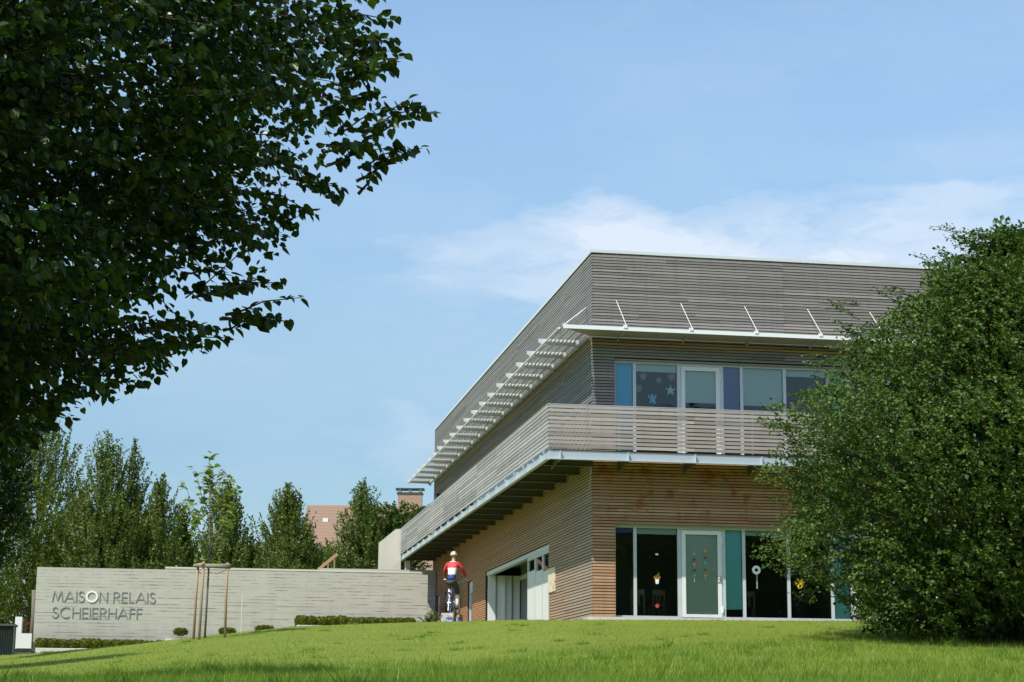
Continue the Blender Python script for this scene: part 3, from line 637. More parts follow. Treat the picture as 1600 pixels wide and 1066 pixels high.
# hanging flower pot, hearts, ring
pot = thing('hanging_flowers', (1.82, 0.19, 0.9), 'white pot of orange paper flowers on the dark ground floor window', 'window decoration')
mb = MB(); mb.prism([(1.765,.19,1.06),(1.875,.19,1.06),(1.855,.19,.93),(1.785,.19,.93)], (0,0,0), (0,-.02,0)); mb.build('pot', MAT['paper_white'], pot, fix=True)
mb = MB()
for px, pz, c_ in ((1.76,1.10,0),(1.80,1.13,0),(1.84,1.15,0),(1.88,1.11,0),(1.86,1.2,1),(1.82,1.08,0)): mb.prism([(px+.036*math.cos(a),.19,pz+.036*math.sin(a)) for a in np.linspace(0,6.28,9)[:-1]], (0,0,0), (0,-.02,0), mi=c_)
mb.build('flowers', [MAT['paper_orange'], MAT['box_leaf']], pot, fix=True)
o = flat_shape('paper_apple', [(.5*math.cos(a), .5*math.sin(a)) for a in np.linspace(0,6.28,11)[:-1]], (1.82, 0.34), .11, .01, 'paper_red', 'red paper apple low on the dark window', 'window decoration', y=yy)
o = flat_shape('paper_dot', [(.7*math.cos(a), .4*math.sin(a)) for a in np.linspace(0,6.28,11)[:-1]], (1.82, 1.73), .07, .006, 'paper_white', 'small white paper oval above the flower pot', 'window decoration', y=yy)
for gx_, z0, cs, lab in ((2.86, 1.75, ('paper_teal','paper_plum','paper_orange','paper_plum','paper_teal'), 'shorter left string of hearts on the white door'), (3.17, 1.83, ('paper_orange','paper_plum','paper_teal','paper_plum','paper_orange'), 'longer right string of hearts on the white door')):
    gd = thing('heart_garland', (gx_, 0.17, z0-0.7), lab, 'garland', 'heart garlands on the door')
    mb = MB(); mb.box(gx_-.003, .166, z0-.75, gx_+.003, .172, z0+.1); mb.build('string', MAT['paper_white'], gd)
    for k, c_ in enumerate(cs):
        zz = z0-k*(.165 if gx_ > 3 else .145); h_ = [(0,-.05),(.05,.01),(.035,.045),(0,.025),(-.035,.045),(-.05,.01)]
        mb = MB(); mb.prism([(gx_+px, .166, zz+pz) for px, pz in h_], (0,0,0), (0,-.008,0)); mb.build('heart', MAT[c_], gd, fix=True)
rg = thing('paper_ring', (4.62, 0.19, 1.0), 'white paper ring with trailing ribbon on dark window', 'window decoration')
mb = MB(); n = 20
for k in range(n):
    a0, a1 = 6.2832*k/n, 6.2832*(k+1)/n
    mb.prism([(4.62+r_*math.cos(a), .19, 1.36+r_*math.sin(a)) for r_, a in ((.05,a0),(.12,a0),(.12,a1),(.05,a1))], (0,0,0), (0,-.012,0))
mb.build('ring', MAT['paper_white'], rg, fix=True)
mb = MB(); mb.box(4.615, .18, .85, 4.65, .188, 1.24); mb.build('ribbon', MAT['paper_pale'], rg)
# small chairs inside, just visible through the panes
def chair(x, y, rz, label):
    t_ = thing('small_chair', (x, y, 0), label, 'chair', 'wooden chairs inside the ground floor'); t_.rotation_euler.z = rz
    def bx(n_, *a):
        q = MB(); q.box(*a); o = q.build(n_, MAT['chair_wood']); o.parent = t_; return o
    bx('seat', -.19, -.19, .42, .19, .19, .45)
    for sx in (-1, 1):
        for sy in (-1, 1): bx('leg', sx*.17-.018, sy*.17-.018, 0, sx*.17+.018, sy*.17+.018, .42)
        bx('back_post', sx*.17-.018, .155, .45, sx*.17+.018, .19, .85)
    bx('backrest', -.152, .16, .70, .152, .185, .85)
    bx('back_slat', -.05, .165, .45, -.01, .18, .70); bx('back_slat', .04, .165, .45, .08, .18, .70)
chair(1.6, 1.5, 2.9, 'wooden chair behind the pane with the flower pot, left one'); chair(2.15, 1.6, 3.3, 'wooden chair behind the pane with the flower pot, right one'); chair(4.75, 1.5, 3.0, 'wooden chair behind the window with the white ring')
# poster board on the side wall
mb = MB(); mb.box(-0.055, 5.05, 1.0, -0.03, 6.1, 1.71); o = mb.build('poster_board', MAT['poster_print']); tag(o, 'pale printed poster board fixed to the brown timber side', 'poster')

# ------------------------------------------------------------------ retaining walls, stair parapet, sign
WY = 24.6
rw = thing('retaining_wall', (-9, WY, -1), 'long board marked concrete retaining wall carrying the lettering', 'wall')
mb = MB(); mb.box(-16.6, WY, -1.2, -11.74, WY+0.35, 2.80); mb.box(-11.74, WY, -1.2, -1.62, WY+0.35, 2.895); mb.box(-1.62, WY, -1.2, -1.40, WY+0.35, 2.79)
mb.build('wall_face', MAT['board_marked_concrete'], rw)
mb = MB(); mb.box(-11.74, WY-0.012, 2.84, -1.66, WY+0.37, 2.91); mb.build('wall_cap', MAT['kerb_concrete'], rw)
mb = MB(); mb.box(-8.74, WY-0.006, 0.3, -8.70, WY, 2.0); mb.build('joint_strip', MAT['kerb_concrete'], rw)
mb = MB(); mb.box(-5.2, 32.5, -1, -0.06, 32.9, 3.56); o = mb.build('rear_wall', MAT['board_marked_concrete']); tag(o, 'shaded concrete wall below the far end of the balcony', 'wall')
mb = MB(); mb.prism([(-2.46, 34.05, 3.0), (-2.46, 34.05, 4.87), (-1.72, 34.05, 5.5), (-1.46, 34.05, 5.52), (-1.46, 34.05, 3.0)], (0, 0, 0), (0, 0.25, 0)); o = mb.build('stair_parapet', MAT['smooth_concrete'], fix=True); tag(o, 'pale concrete parapet with sloping top at the balcony end', 'parapet')
mb = MB(); mb.box(-1.34, 33.3, 3.5, -1.12, 33.5, 4.02); o = mb.build('concrete_post', MAT['smooth_concrete']); tag(o, 'short concrete post carrying the far end of the balcony', 'post')
hr = thing('timber_handrail', (-4.8, 33.2, 3.3), 'sloping timber handrail on two posts above the wall', 'handrail')
mb = MB(); mb.obox((-4.82, 33.2, 3.89), (0.42, 0, 0.36), (0, 0.03, 0), (-0.045, 0, 0.052)); mb.build('rail', MAT['fresh_board'], hr)
for x, zt in ((-4.80, 3.86), (-4.52, 4.1)):
    mb = MB(); mb.box(x-0.03, 33.18, 3.1, x+0.03, 33.23, zt); mb.build('post', MAT['stake_wood'], hr)

sign = thing('wall_lettering', (-14, WY, 1), 'grey metal lettering MAISON RELAIS SCHEIERHAFF with one white ring letter', 'lettering')
def arc(cx, cz, rx, rz, a0, a1, n=12): return [(cx+rx*math.cos(R(a0+(a1-a0)*k/n)), cz+rz*math.sin(R(a0+(a1-a0)*k/n))) for k in range(n+1)]
GL = {'M': (.95, [[(0.02,0),(.17,1),(.475,.12),(.78,1),(.93,0)]]), 'A': (.86, [[(0,0),(.43,1),(.86,0)], [(.17,.33),(.69,.33)]]), 'I': (.06, [[(.03,0),(.03,1)]]),
      'S': (.55, [arc(.27,.76,.21,.23,25,255,12)+arc(.27,.26,.25,.26,80,-160,12)]), 'N': (.74, [[(.04,0),(.04,1),(.7,0),(.7,1)]]),
      'R': (.6, [[(.04,0),(.04,1)], [(.04,.98),(.28,.98)]+arc(.28,.74,.24,.24,90,-90,8)+[(.04,.5)], [(.26,.5),(.58,0)]]), 'E': (.52, [[(.5,.97),(.04,.97),(.04,.03),(.5,.03)], [(.04,.5),(.47,.5)]]),
      'L': (.46, [[(.04,1),(.04,.03),(.44,.03)]]), 'C': (.9, [arc(.5,.5,.48,.5,48,312,18)]), 'H': (.72, [[(.04,0),(.04,1)], [(.68,0),(.68,1)], [(.04,.52),(.68,.52)]]), 'F': (.48, [[(.46,.97),(.04,.97),(.04,0)], [(.04,.52),(.44,.52)]]), 'O': (1.02, [])}
def letters(text, x0, x1, z0, h):
    gap, sp = 0.145, 0.36
    tw = sum((sp if ch == ' ' else GL[ch][0]+gap) for ch in text)-gap; k = (x1-x0)/tw; x = x0
    for ch in text:
        if ch == ' ': x += sp*k; continue
        w, strokes = GL[ch]; mb = MB(); th = 0.017
        if ch == 'O':
            n = 28
            for q in range(n):
                a0, a1 = 6.28319*q/n, 6.28319*(q+1)/n; c = (x+w*k/2, z0+h/2)
                mb.prism([(c[0]+r_*math.cos(a), WY, c[1]+r_*math.sin(a)) for r_, a in ((.168,a0),(.222,a0),(.222,a1),(.168,a1))], (0,-.005,0), (0,-.035,0))
            mb.build('ring_letter', MAT['white_ring'], sign, fix=True)
        else:
            j = 0
            for st in strokes:
                P = [Vector((x+px*k, 0, z0+pz*h)) for px, pz in st]
                for p, q in zip(P[:-1], P[1:]):
                    d = q-p; l = d.length; d.normalize(); nn = Vector((-d.z, 0, d.x)); e = th*0.35; j += 1
                    mb.obox(((p+q)/2)+Vector((0, WY-0.012-0.0007*(j % 9), 0)), d*(l/2+e), (0, 0.012, 0), nn*th)
            mb.build('letter', MAT['letter_metal'], sign, fix=True)
        x += (w+gap)*k
letters('MAISON RELAIS', -15.97, -12.06, 1.495, 0.40); letters('SCHEIERHAFF', -15.94, -12.55, 0.875, 0.40)

# planters along the wall foot
for (x0, x1, y0, zt, lab) in ((-16.4, -11.6, 23.55, -0.31, 'long low concrete planter at the left end of the wall'), (-11.6, -10.75, 23.6, 0.10, 'short concrete planter stepping up left of the staked tree'), (-6.6, -1.85, 23.55, 0.69, 'long concrete planter at the right end of the wall')):
    mb = MB(); mb.box(x0, y0, -1.2, x1, y0+0.14, zt); mb.box(x0, y0+0.14, -1.2, x0+0.12, WY-0.01, zt); mb.box(x1-0.12, y0+0.14, -1.2, x1, WY-0.01, zt)
    pl = mb.build('planter', MAT['kerb_concrete'], bevel=0.012); tag(pl, lab, 'planter', 'concrete planters along the wall')
    mb = MB(); mb.box(x0+0.12, y0+0.14, -1.2, x1-0.12, WY-0.01, zt-0.05); q = mb.build('soil', MAT['bark'], pl)

# ------------------------------------------------------------------ foliage
def unit(a): return a/np.maximum(1e-9, np.linalg.norm(a, axis=-1, keepdims=True))
def leaves(P, A, Nn, S, r, shape='diamond', W=0.6):
    """P base points, A axis, Nn rough normals, S sizes -> verts, quads, rnd"""
    A = unit(A); B = unit(np.cross(A, Nn)); C = np.cross(B, A); n = len(P)
    if shape == 'heart': pts = [(0,0,0),(-.10,-.22,.05),(.10,-.44,.09),(.42,-.47,.09),(.72,-.27,.03),(1.05,0,-.10),(.72,.27,.03),(.42,.47,.09),(.10,.44,.09),(-.10,.22,.05)]; fc = [(0,3,2,1),(0,5,4,3),(0,9,8,7),(0,7,6,5)]
    elif shape == 'star': pts = [(0,0,0),(.25,-.55,.0),(1.0,0,-.15),(.25,.55,.0),(-.15,-.3,-.05),(-.15,.3,-.05)]; fc = [(0,2,1,4),(0,5,3,2)]
    else: pts = [(0,0,0),(.48,-.5*W,.07),(1,0,-.05),(.48,.5*W,.07)]; fc = [(0,3,2,1)]
    pts = np.array(pts); k = len(pts)
    V = P[:,None,:]+S[:,None,None]*(pts[None,:,0,None]*A[:,None,:]+pts[None,:,1,None]*B[:,None,:]+pts[None,:,2,None]*C[:,None,:])
    F = (np.arange(n)[:,None,None]*k+np.array(fc)[None]).reshape(-1, 4)
    rn = np.clip(r.normal(0.42, 0.22, n), 0, 0.93); rn[r.random(n) < 0.012] = 1.0
    return V.reshape(-1, 3), F, np.repeat(rn, k)
def spray_leaves(base, tip, n, size, r, shape, droop=0.35, bow=0.1, tmin=0.1, spread=0.9, jit=0.02, W=0.6):
    s = len(base); t = np.linspace(tmin, 1.0, n)[None, :]+r.uniform(-0.5/n, 0.5/n, (s, n)); d = tip-base; ln = np.linalg.norm(d, axis=1)
    P = base[:,None,:]+d[:,None,:]*t[...,None]; P[...,2] += (bow*ln)[:,None]*np.sin(np.pi*np.clip(t, 0, 1))
    P = P+r.normal(0, jit, P.shape)
    du = unit(d); side = unit(np.cross(du, np.array([0, 0, 1.0]))+1e-6); sg = np.where(np.arange(n) % 2 == 0, 1.0, -1.0)[None,:,None]
    ang = r.uniform(0, 6.283, (s, n, 1))*0.5; sd = side[:,None,:]*sg*np.cos(ang*0.6)+np.array([0,0,1.0])*np.sin(ang)*sg*0.7
    A = du[:,None,:]*0.6+sd*spread+r.normal(0, 0.3, P.shape); A[...,2] -= droop
    Nn = np.array([0,0,1.0])+r.normal(0, 0.55, P.shape)
    S = size*r.uniform(0.6, 1.2, (s, n))
    return leaves(P.reshape(-1,3), A.reshape(-1,3), Nn.reshape(-1,3), S.ravel(), r, shape, W)
def join_np(L):
    V, F, Q, o = [], [], [], 0
    for v, f, q in L: V.append(v); F.append(f+o); Q.append(q); o += len(v)
    return np.concatenate(V), np.concatenate(F), np.concatenate(Q)
def trunk_tubes(mb, base, tip, r0, r1, n=8, bend=0.05, rr=random):
    base, tip = Vector(base), Vector(tip); k = 6; pts = []; rad = []; d = tip-base
    b1_, b2_ = rr.uniform(-bend, bend)*d.length, rr.uniform(-bend, bend)*d.length
    for i in range(k+1):
        t_ = i/k; p = base+d*t_; s_ = math.sin(math.pi*t_); pts.append(p+Vector((b1_*s_, b2_*s_, 0))); rad.append(r0+(r1-r0)*t_)
    mb.tube(pts, rad, n); return pts

# ---- staked young tree on the lawn (maple-like leaf bunches)
tx, ty = -10.215, 0.44; tz = gz(tx, ty)
yt = thing('young_tree', (tx, ty, tz), 'slender young tree with bunches of pale leaves tied between stakes', 'tree')
mb = MB(); r = np.random.default_rng(5)
main = [(tx, ty, tz-0.1), (tx+.02, ty, tz+1.0), (tx+.04, ty, tz+2.2), (tx-.0, ty+.02, tz+3.4), (tx-.03, ty, tz+4.3), (tx-.08, ty, tz+4.72)]
mb.tube(main, [.03,.027,.023,.018,.012,.005], 8)
tips = []
for k, (zz, ax, dz) in enumerate([(3.1,-.68,1.5),(3.3,.45,1.4),(3.5,-.4,1.4),(3.6,.3,1.2),(2.9,.72,1.5),(2.7,-.5,1.2),(2.6,.45,1.2),(2.4,-.35,1.2),(2.3,.3,1.2),(3.9,-.15,.9),(3.9,.2,.8),(2.0,-.2,.9),(2.0,.22,1.0),(3.0,.1,1.5),(3.2,-.2,1.6)]):
    b_ = np.array([tx, ty, tz+zz-0.2]); ay = r.uniform(-.5,.5); tp = b_+np.array([ax, ay, dz*0.75])
    mb.tube([b_, b_+(tp-b_)*np.array([.6,.6,.4]), tp], [.014,.009,.004], 5); tips += [tp, b_+(tp-b_)*np.array([.75,.75,.62]), b_+(tp-b_)*np.array([.5,.5,.3])]
tips += [np.array([tx-.08, ty, tz+4.75]), np.array([tx-.05, ty, tz+4.45]), np.array([tx-.0, ty, tz+4.2])]
mb.build('trunk', MAT['young_bark'], yt, smooth=True)
P, A, Nn, S = [], [], [], []
for tp in tips:
    for k in range(8 if tp[2] > tz+3.0 else 3):
        a = r.uniform(0, 6.28); e = r.uniform(-.75, .4); P.append(tp+r.normal(0, .07, 3)); A.append([math.cos(a), math.sin(a), e]); Nn.append([0, 0, 1]+r.normal(0, .3, 3)); S.append(r.uniform(.12, .185))
v, f, q = leaves(np.array(P), np.array(A), np.array(Nn), np.array(S), r, 'star')
link('crown', np_mesh('crown', v-np.array(OFF[yt.name]), f, q), MAT['maple_leaf'], yt)
stk = thing('tree_stakes', (tx, ty, tz), 'four round wooden stakes with half round crossbars around the young tree', 'tree stakes')
sp = [(-10.50, .28, 0.0), (-10.36, -.30, 0.0), (-9.70, -.16, 0.0), (-9.82, .62, 0.0)]
for k, (x, y, _) in enumerate(sp[:3]):
    z = gz(x, y); mb = MB(); lean = random.uniform(-.03, .03); mb.tube([(x, y, z-.2), (x+lean, y, z+1.0), (x+lean*1.5+.02, y, 1.24)], [.036, .035, .034], 10); mb.build('stake', MAT['stake_wood'], stk, smooth=True)
for (p_, q_) in ((0, 2), (1, 2), (0, 1)):
    a, c_ = Vector((sp[p_][0], sp[p_][1], 1.18-.05*p_)), Vector((sp[q_][0], sp[q_][1], 1.17-.05*p_)); d = (c_-a).normalized()*.07; mb = MB(); mb.tube([a-d, c_+d], .042 if p_ else .05, 10); mb.build('crossbar', MAT['half_round_wood'] if (p_, q_) != (0, 1) else MAT['stake_wood'], stk, smooth=True)
for k in (0, 2):
    mb = MB(); mb.tube([(sp[k][0], sp[k][1], 1.05), ((sp[k][0]+tx)/2, (sp[k][1]+ty)/2, .98), (tx+.04, ty, 1.02)], .012, 5); mb.build('tie', MAT['paper_orange'], stk)

# ---- generic crowns
def crown_sprays(profile, n, r, inner=0.55, ascend=0.5, ln=0.9, lump=0.18, phi=None, seed=0.0, gap=0.0, shell=(0.72, 1.05)):
    """profile: list of (z, radius).  returns base, tip arrays around the z axis"""
    zs = np.array([p[0] for p in profile]); rs = np.array([p[1] for p in profile])
    zz = np.linspace(zs[0], zs[-1], 400); w = np.interp(zz, zs, rs)**1.15+0.05; w /= w.sum()
    z = r.choice(zz, n, p=w)+r.uniform(-.05, .05, n); a = r.uniform(*(phi or (0, 2*math.pi)), n)
    k = r.uniform(*shell, n); deep = r.random(n) < 0.3; k[deep] = r.uniform(0.2, 0.75, deep.sum())
    lum = 1+lump*(np.sin(3*a+z*1.7+seed)+0.7*np.sin(5*a-z*2.9+seed*2)+0.6*np.sin(2*a+z*4.1+seed*3))
    rad = np.interp(z, zs, rs)*k*lum
    tip = np.stack([rad*np.cos(a), rad*np.sin(a), z], 1)
    out = unit(np.stack([np.cos(a), np.sin(a), np.full(n, ascend)], 1)+r.normal(0, .25, (n, 3))); L = ln*r.uniform(.5, 1.25, n)
    L = np.minimum(L, rad*1.2+ascend*0.6)
    base = tip-out*L[:,None]
    if gap:
        h = np.sin(tip[:,0]*2.3+seed)*np.sin(tip[:,1]*2.1+seed*1.7)*np.sin(tip[:,2]*1.9+seed*0.6); keep = h < gap; base, tip = base[keep], tip[keep]
    return base, tip
def tree_thing(name, x, y, z, label, cat, group, profile, n, per, size, mat, ascend=.9, ln=.9, lump=.15, trunk=(.12, .03), htrunk=None, seed=1, shape='diamond', gap=0.0, droop=.15, bark='bark', stems=1, W=.6):
    r = np.random.default_rng(seed); t_ = thing(name, (x, y, z), label, cat, group)
    b_, t2 = crown_sprays(profile, n, r, ascend=ascend, ln=ln, lump=lump, seed=seed*1.37, gap=gap)
    v, f, q = spray_leaves(b_, t2, per, size, r, shape, droop=droop, bow=.06, W=W)
    link('crown', np_mesh('crown', v, f, q), MAT[mat], t_)
    mb = MB(); rr = random.Random(seed); ht = htrunk or profile[-1][0]*.85; o_ = Vector((x, y, z))
    for s in range(stems):
        bx = o_+Vector((rr.uniform(-.3, .3)*(stems > 1), rr.uniform(-.3, .3)*(stems > 1), -.2)); trunk_tubes(mb, bx, o_+Vector((rr.uniform(-.2, .2)*(1+2*(stems > 1)), rr.uniform(-.2, .2), ht)), trunk[0], trunk[1], 8, .03, rr)
    idx = r.choice(len(b_), min(len(b_), 60), replace=False)
    for i_ in idx:
        b3 = Vector(b_[i_]); root = Vector((b3.x*.08, b3.y*.08, max(.3, b3.z-.55*math.hypot(b3.x, b3.y)-.3)))
        mb.tube([o_+root, o_+(root+b3)*.5+Vector((0, 0, -.05)), o_+b3, o_+Vector(t2[i_])], [trunk[1]*.9+.008, .02, .013, .006], 5, cap=False)
    mb.build('trunk', MAT[bark], t_, smooth=True); return t_
def at(D, L): return FR(D, L)
def zpix(u, v, D): return CAM.z+D*(vh(u)-v)/PX*1.0
def Lpix(u, D): return (u-800)/PX*D*1.02
BG = [  # name, u centre, v top, v shoulder half-width px, D, label, material, kind
    ('pale_tree', 66, 618, 105, 92, 'tall yellowish green tree at the far left behind the wall', 'pale_tree_leaf', 5200, 17),
    ('hornbeam', 176, 672, 62, 90, 'tallest feathery dark green tree behind the lettering', 'hornbeam_leaf', 3000, 21),
    ('hornbeam', 219, 690, 45, 91, 'feathery tree leaning right beside the tallest one', 'hornbeam_leaf', 2000, 22),
    ('hornbeam', 262, 742, 42, 90, 'slim green tree just left of the staked tree', 'hornbeam_leaf', 1700, 23),
    ('hornbeam', 297, 774, 32, 94, 'small slim tree directly behind the staked tree', 'pale_tree_leaf', 1100, 24),
    ('hornbeam', 367, 754, 46, 88, 'pointed upright tree just right of the staked tree', 'hornbeam_leaf', 2300, 25),
    ('hornbeam', 458, 758, 58, 88, 'broad pointed tree left of the red roof', 'hornbeam_leaf', 3000, 26),
    ('hornbeam', 574, 752, 50, 92, 'pointed tree in front of the red roof', 'hornbeam_leaf', 2600, 27)]
for name, u, vt, hw, D, lab, mat, n, seed in BG:
    x, y = at(D, Lpix(u, D)); zt = zpix(u, vt, D); z0 = 3.0; h = zt-z0; w = hw/PX*D
    if name == 'pale_tree': z0, h = -.3, h+3.3; prof = [(3.2, w*.7), (h*.4, w), (h*.58, w*.95), (h*.75, w*.72), (h*.9, w*.38), (h, .12)]
    else: prof = [(.25, w*.85), (h*.16, w*1.1), (h*.36, w*1.0), (h*.55, w*.78), (h*.74, w*.56), (h*.9, w*.36), (h, .12)]
    tree_thing(name, x, y, z0, lab, 'tree', 'trees behind the retaining wall', prof, int(n*.36), 24, .16, mat, ascend=3.0, ln=1.5, lump=.24, seed=seed, trunk=(.13, .03), gap=.5)
x, y = at(94, Lpix(628, 94)); tree_thing('round_tree', x, y, 3.0, 'rounded bright green tree below the brick chimney', 'tree', 'trees behind the retaining wall', [(.3, .9), (2, 1.6), (4, 1.75), (5.4, 1.3), (zpix(628, 792, 94)-3.0, .5)], 650, 22, .17, 'shrub_leaf', ascend=.8, ln=1.0, seed=31, trunk=(.12, .03))
x, y = at(100, Lpix(520, 100)); tree_thing('round_tree', x, y, 3.0, 'low green tree between the two pointed trees', 'tree', 'trees behind the retaining wall', [(.2, 1.3), (1.2, 1.7), (2.4, 1.5), (3.4, .6)], 380, 22, .17, 'shrub_leaf', ascend=.8, ln=1.0, seed=33, trunk=(.1, .03))
for k, (u, vt, w, D) in enumerate(((110, 800, 2.0, 98), (150, 790, 2.0, 99), (200, 775, 2.0, 99), (245, 800, 1.8, 98), (300, 835, 1.4, 99), (335, 835, 1.3, 97), (410, 852, 1.1, 97), (500, 858, 1.2, 98), (590, 830, 1.6, 100))):
    x, y = at(D, Lpix(u, D)); h = zpix(u, vt, D)-3.0
    tree_thing('hedge_tree', x, y, 3.0, ['dense dark green bush behind the pale tree', 'dense bush behind the tallest feathery tree', 'dense bush between the two feathery trees', 'dense bush behind the slim green tree', 'dense bush behind the staked tree, left of its trunk', 'dense bush behind the staked tree, right of its trunk', 'dense bush between the two pointed trees', 'dense low bush at the foot of the red roof', 'dense bush left of the stair parapet'][k], 'bush', 'bushes filling in behind the wall', [(.1, w*.8), (h*.3, w), (h*.6, w*.8), (h*.85, w*.5), (h, .2)], 300, 22, .19, 'dark_leaf' if k % 2 else 'hornbeam_leaf', ascend=1.2, ln=1.1, seed=41+k, trunk=(.1, .03))
# dark tree at the left edge (trunk seen beside the wall) - throws the long shade on the lawn
x, y = at(48.5, -14.0); zt_ = gz(x, y)
tree_thing('shade_tree', x, y, zt_, 'dark leafy tree at the left edge with a bare lower trunk', 'tree', None, [(2.5, .5), (3.0, 1.0), (4.4, 1.25), (6.0, 1.15), (7.6, .9), (9.0, .3)], 800, 22, .14, 'dark_leaf', ascend=.7, ln=1.0, seed=61, trunk=(.16, .07), lump=.12)
for D_, L_o, hh_, sd_, lab in ((38.0, -13.4, 9.0, 62, 'leafy tree beyond the left edge shading the middle of the lawn'), (21.0, -8.1, 11.0, 63, 'leafy tree beyond the left edge shading the near lawn')):
    x, y = at(D_, L_o); tree_thing('shade_tree', x, y, gz(x, y), lab, 'tree', None, [(2.5, .5), (3.0, 1.2), (hh_*.5, 1.9), (hh_*.7, 2.0), (hh_*.88, 1.5), (hh_, .3)], 800, 22, .14, 'dark_leaf', ascend=.7, ln=1.0, seed=sd_, trunk=(.16, .07), lump=.12)
for k, (D, L, h, w, lab, mat) in enumerate(((120, -36, 7, 5, 'dark wide tree in the gap left of the wall', 'dark_leaf'), (105, -29.2, 4.6, 2.6, 'mid green bush in the gap left of the wall', 'hornbeam_leaf'), (150, -52, 9, 6, 'far tree beyond the left gap', 'hornbeam_leaf'), (98, -31.5, 6.5, 2.4, 'dark bush behind the dark trunk', 'dark_leaf'))):
    x, y = at(D, L); tree_thing('bush', x, y, -.4, lab, 'bush', 'bushes left of the wall', [(.1, w*.8), (h*.3, w), (h*.65, w*.85), (h, w*.2)], 420, 22, .28, mat, ascend=.8, ln=1.3, seed=71+k)
x, y = at(84, -22.15); tree_thing('red_shrub', x, y, -.3, 'small red leaved shrub left of the wall', 'shrub', None, [(.1, .35), (.7, .55), (1.3, .4), (1.75, .1)], 60, 14, .12, 'red_leaf', ascend=.8, ln=.4, seed=80, trunk=(.03, .01))

# ---- big shrub at the right
D0, L0 = 38.0, 10.6; sx, sy = at(D0, L0); sz = gz(sx, sy)
def Rsh(u): return max(.3, L0-(u-800)/PX*D0)
prof = [(z_, r_) for z_, r_ in sorted((CAM.z+D0*(1110-v)/PX-sz, Rsh(u)) for v, u in ((350,1530),(380,1494),(410,1466),(440,1436),(480,1378),(520,1342),(560,1326),(600,1304),(640,1256),(680,1200),(720,1196),(760,1216),(800,1228),(850,1236),(890,1250),(925,1285),(955,1312),(982,1335)))]
shb = thing('shrub', (sx, sy, sz), 'large dense green shrub covering the right end of the front', 'shrub'); r = np.random.default_rng(90)
L_ = []
b_, t2 = crown_sprays(prof, 8200, r, ascend=.4, ln=.8, lump=.10, seed=2.2, gap=.30, shell=(.82, 1.03)); L_.append(spray_leaves(b_, t2, 24, .085, r, 'diamond', droop=.2, bow=.08, W=.7)); br_b, br_t = b_, t2
b_, t2 = crown_sprays([(z_, r_*.93) for z_, r_ in prof], 3000, r, ascend=.2, ln=.8, lump=.05, seed=7.0, shell=(.8, 1.0)); L_.append(spray_leaves(b_, t2, 20, .10, r, 'diamond', droop=.2, W=.75))
b_, t2 = crown_sprays([(z_, r_*.72) for z_, r_ in prof], 2600, r, ascend=.3, ln=1.2, lump=.1, seed=4.0, shell=(.6, 1.0)); L_.append(spray_leaves(b_, t2, 18, .13, r, 'diamond', droop=.2, W=.75))
spk = [(1478, 345, .9), (1440, 392, 1.0), (1293, 470, .9), (1310, 505, .6), (1196, 668, .8), (1190, 742, .7), (1214, 878, 1.1), (1222, 905, .8), (1245, 615, .6), (1376, 445, .7), (1530, 352, .7), (1330, 968, .6), (1262, 560, .5), (1240, 930, .5)]
bb, tt = [], []
for u, v, l in spk:
    tp = np.array([(u-800)/PX*D0-L0, 0, CAM.z+D0*(1110-v)/PX-sz]); 
    for k in range(4):
        y_ = r.uniform(-.5, .5); bs = tp+np.array([l*r.uniform(.7, 1.2), y_, -.35*l*r.uniform(.2, 1.4)]); tq = tp+np.array([.12*k, y_*.7, -.05*k+r.normal(0, .04)])
        for arr, w_ in ((bb, bs), (tt, tq)): arr.append([w_[0]*RH[0]+w_[1]*HD[0], w_[0]*RH[1]+w_[1]*HD[1], w_[2]])
L_.append(spray_leaves(np.array(bb), np.array(tt), 22, .085, r, 'diamond', droop=.15, W=.7))
v, f, q = join_np(L_); link('crown', np_mesh('crown', v, f, q), MAT['shrub_leaf'], shb)
mb = MB(); rr = random.Random(3); o_ = Vector((sx, sy, sz))
for k in range(9):
    a = rr.uniform(0, 6.28); trunk_tubes(mb, o_+Vector((.5*math.cos(a), .5*math.sin(a), -.2)), o_+Vector((2.2*math.cos(a), 2.2*math.sin(a), rr.uniform(3.5, 6.5))), .09, .03, 7, .06, rr)
for i_ in r.choice(len(br_b), 160, replace=False):
    b3 = Vector(br_b[i_]); root = b3*.35; root.z = max(.3, b3.z*.6); mb.tube([o_+root, o_+b3, o_+Vector(br_t[i_])], [.028, .012, .005], 5, cap=False)
for u, v in zip(bb, tt): mb.tube([o_+Vector(u), o_+Vector(v)], [.012, .004], 4, cap=False)
mb.build('stems', MAT['bark'], shb, smooth=True)

# ---- near lime tree overhanging the top left
D1, L1 = 10.4, -5.2; nx, ny = at(D1, L1); nz0 = gz(nx, ny)
lime = thing('lime_tree', (nx, ny, nz0), 'near lime tree with heart shaped leaves overhanging the upper left', 'tree'); r = np.random.default_rng(101)
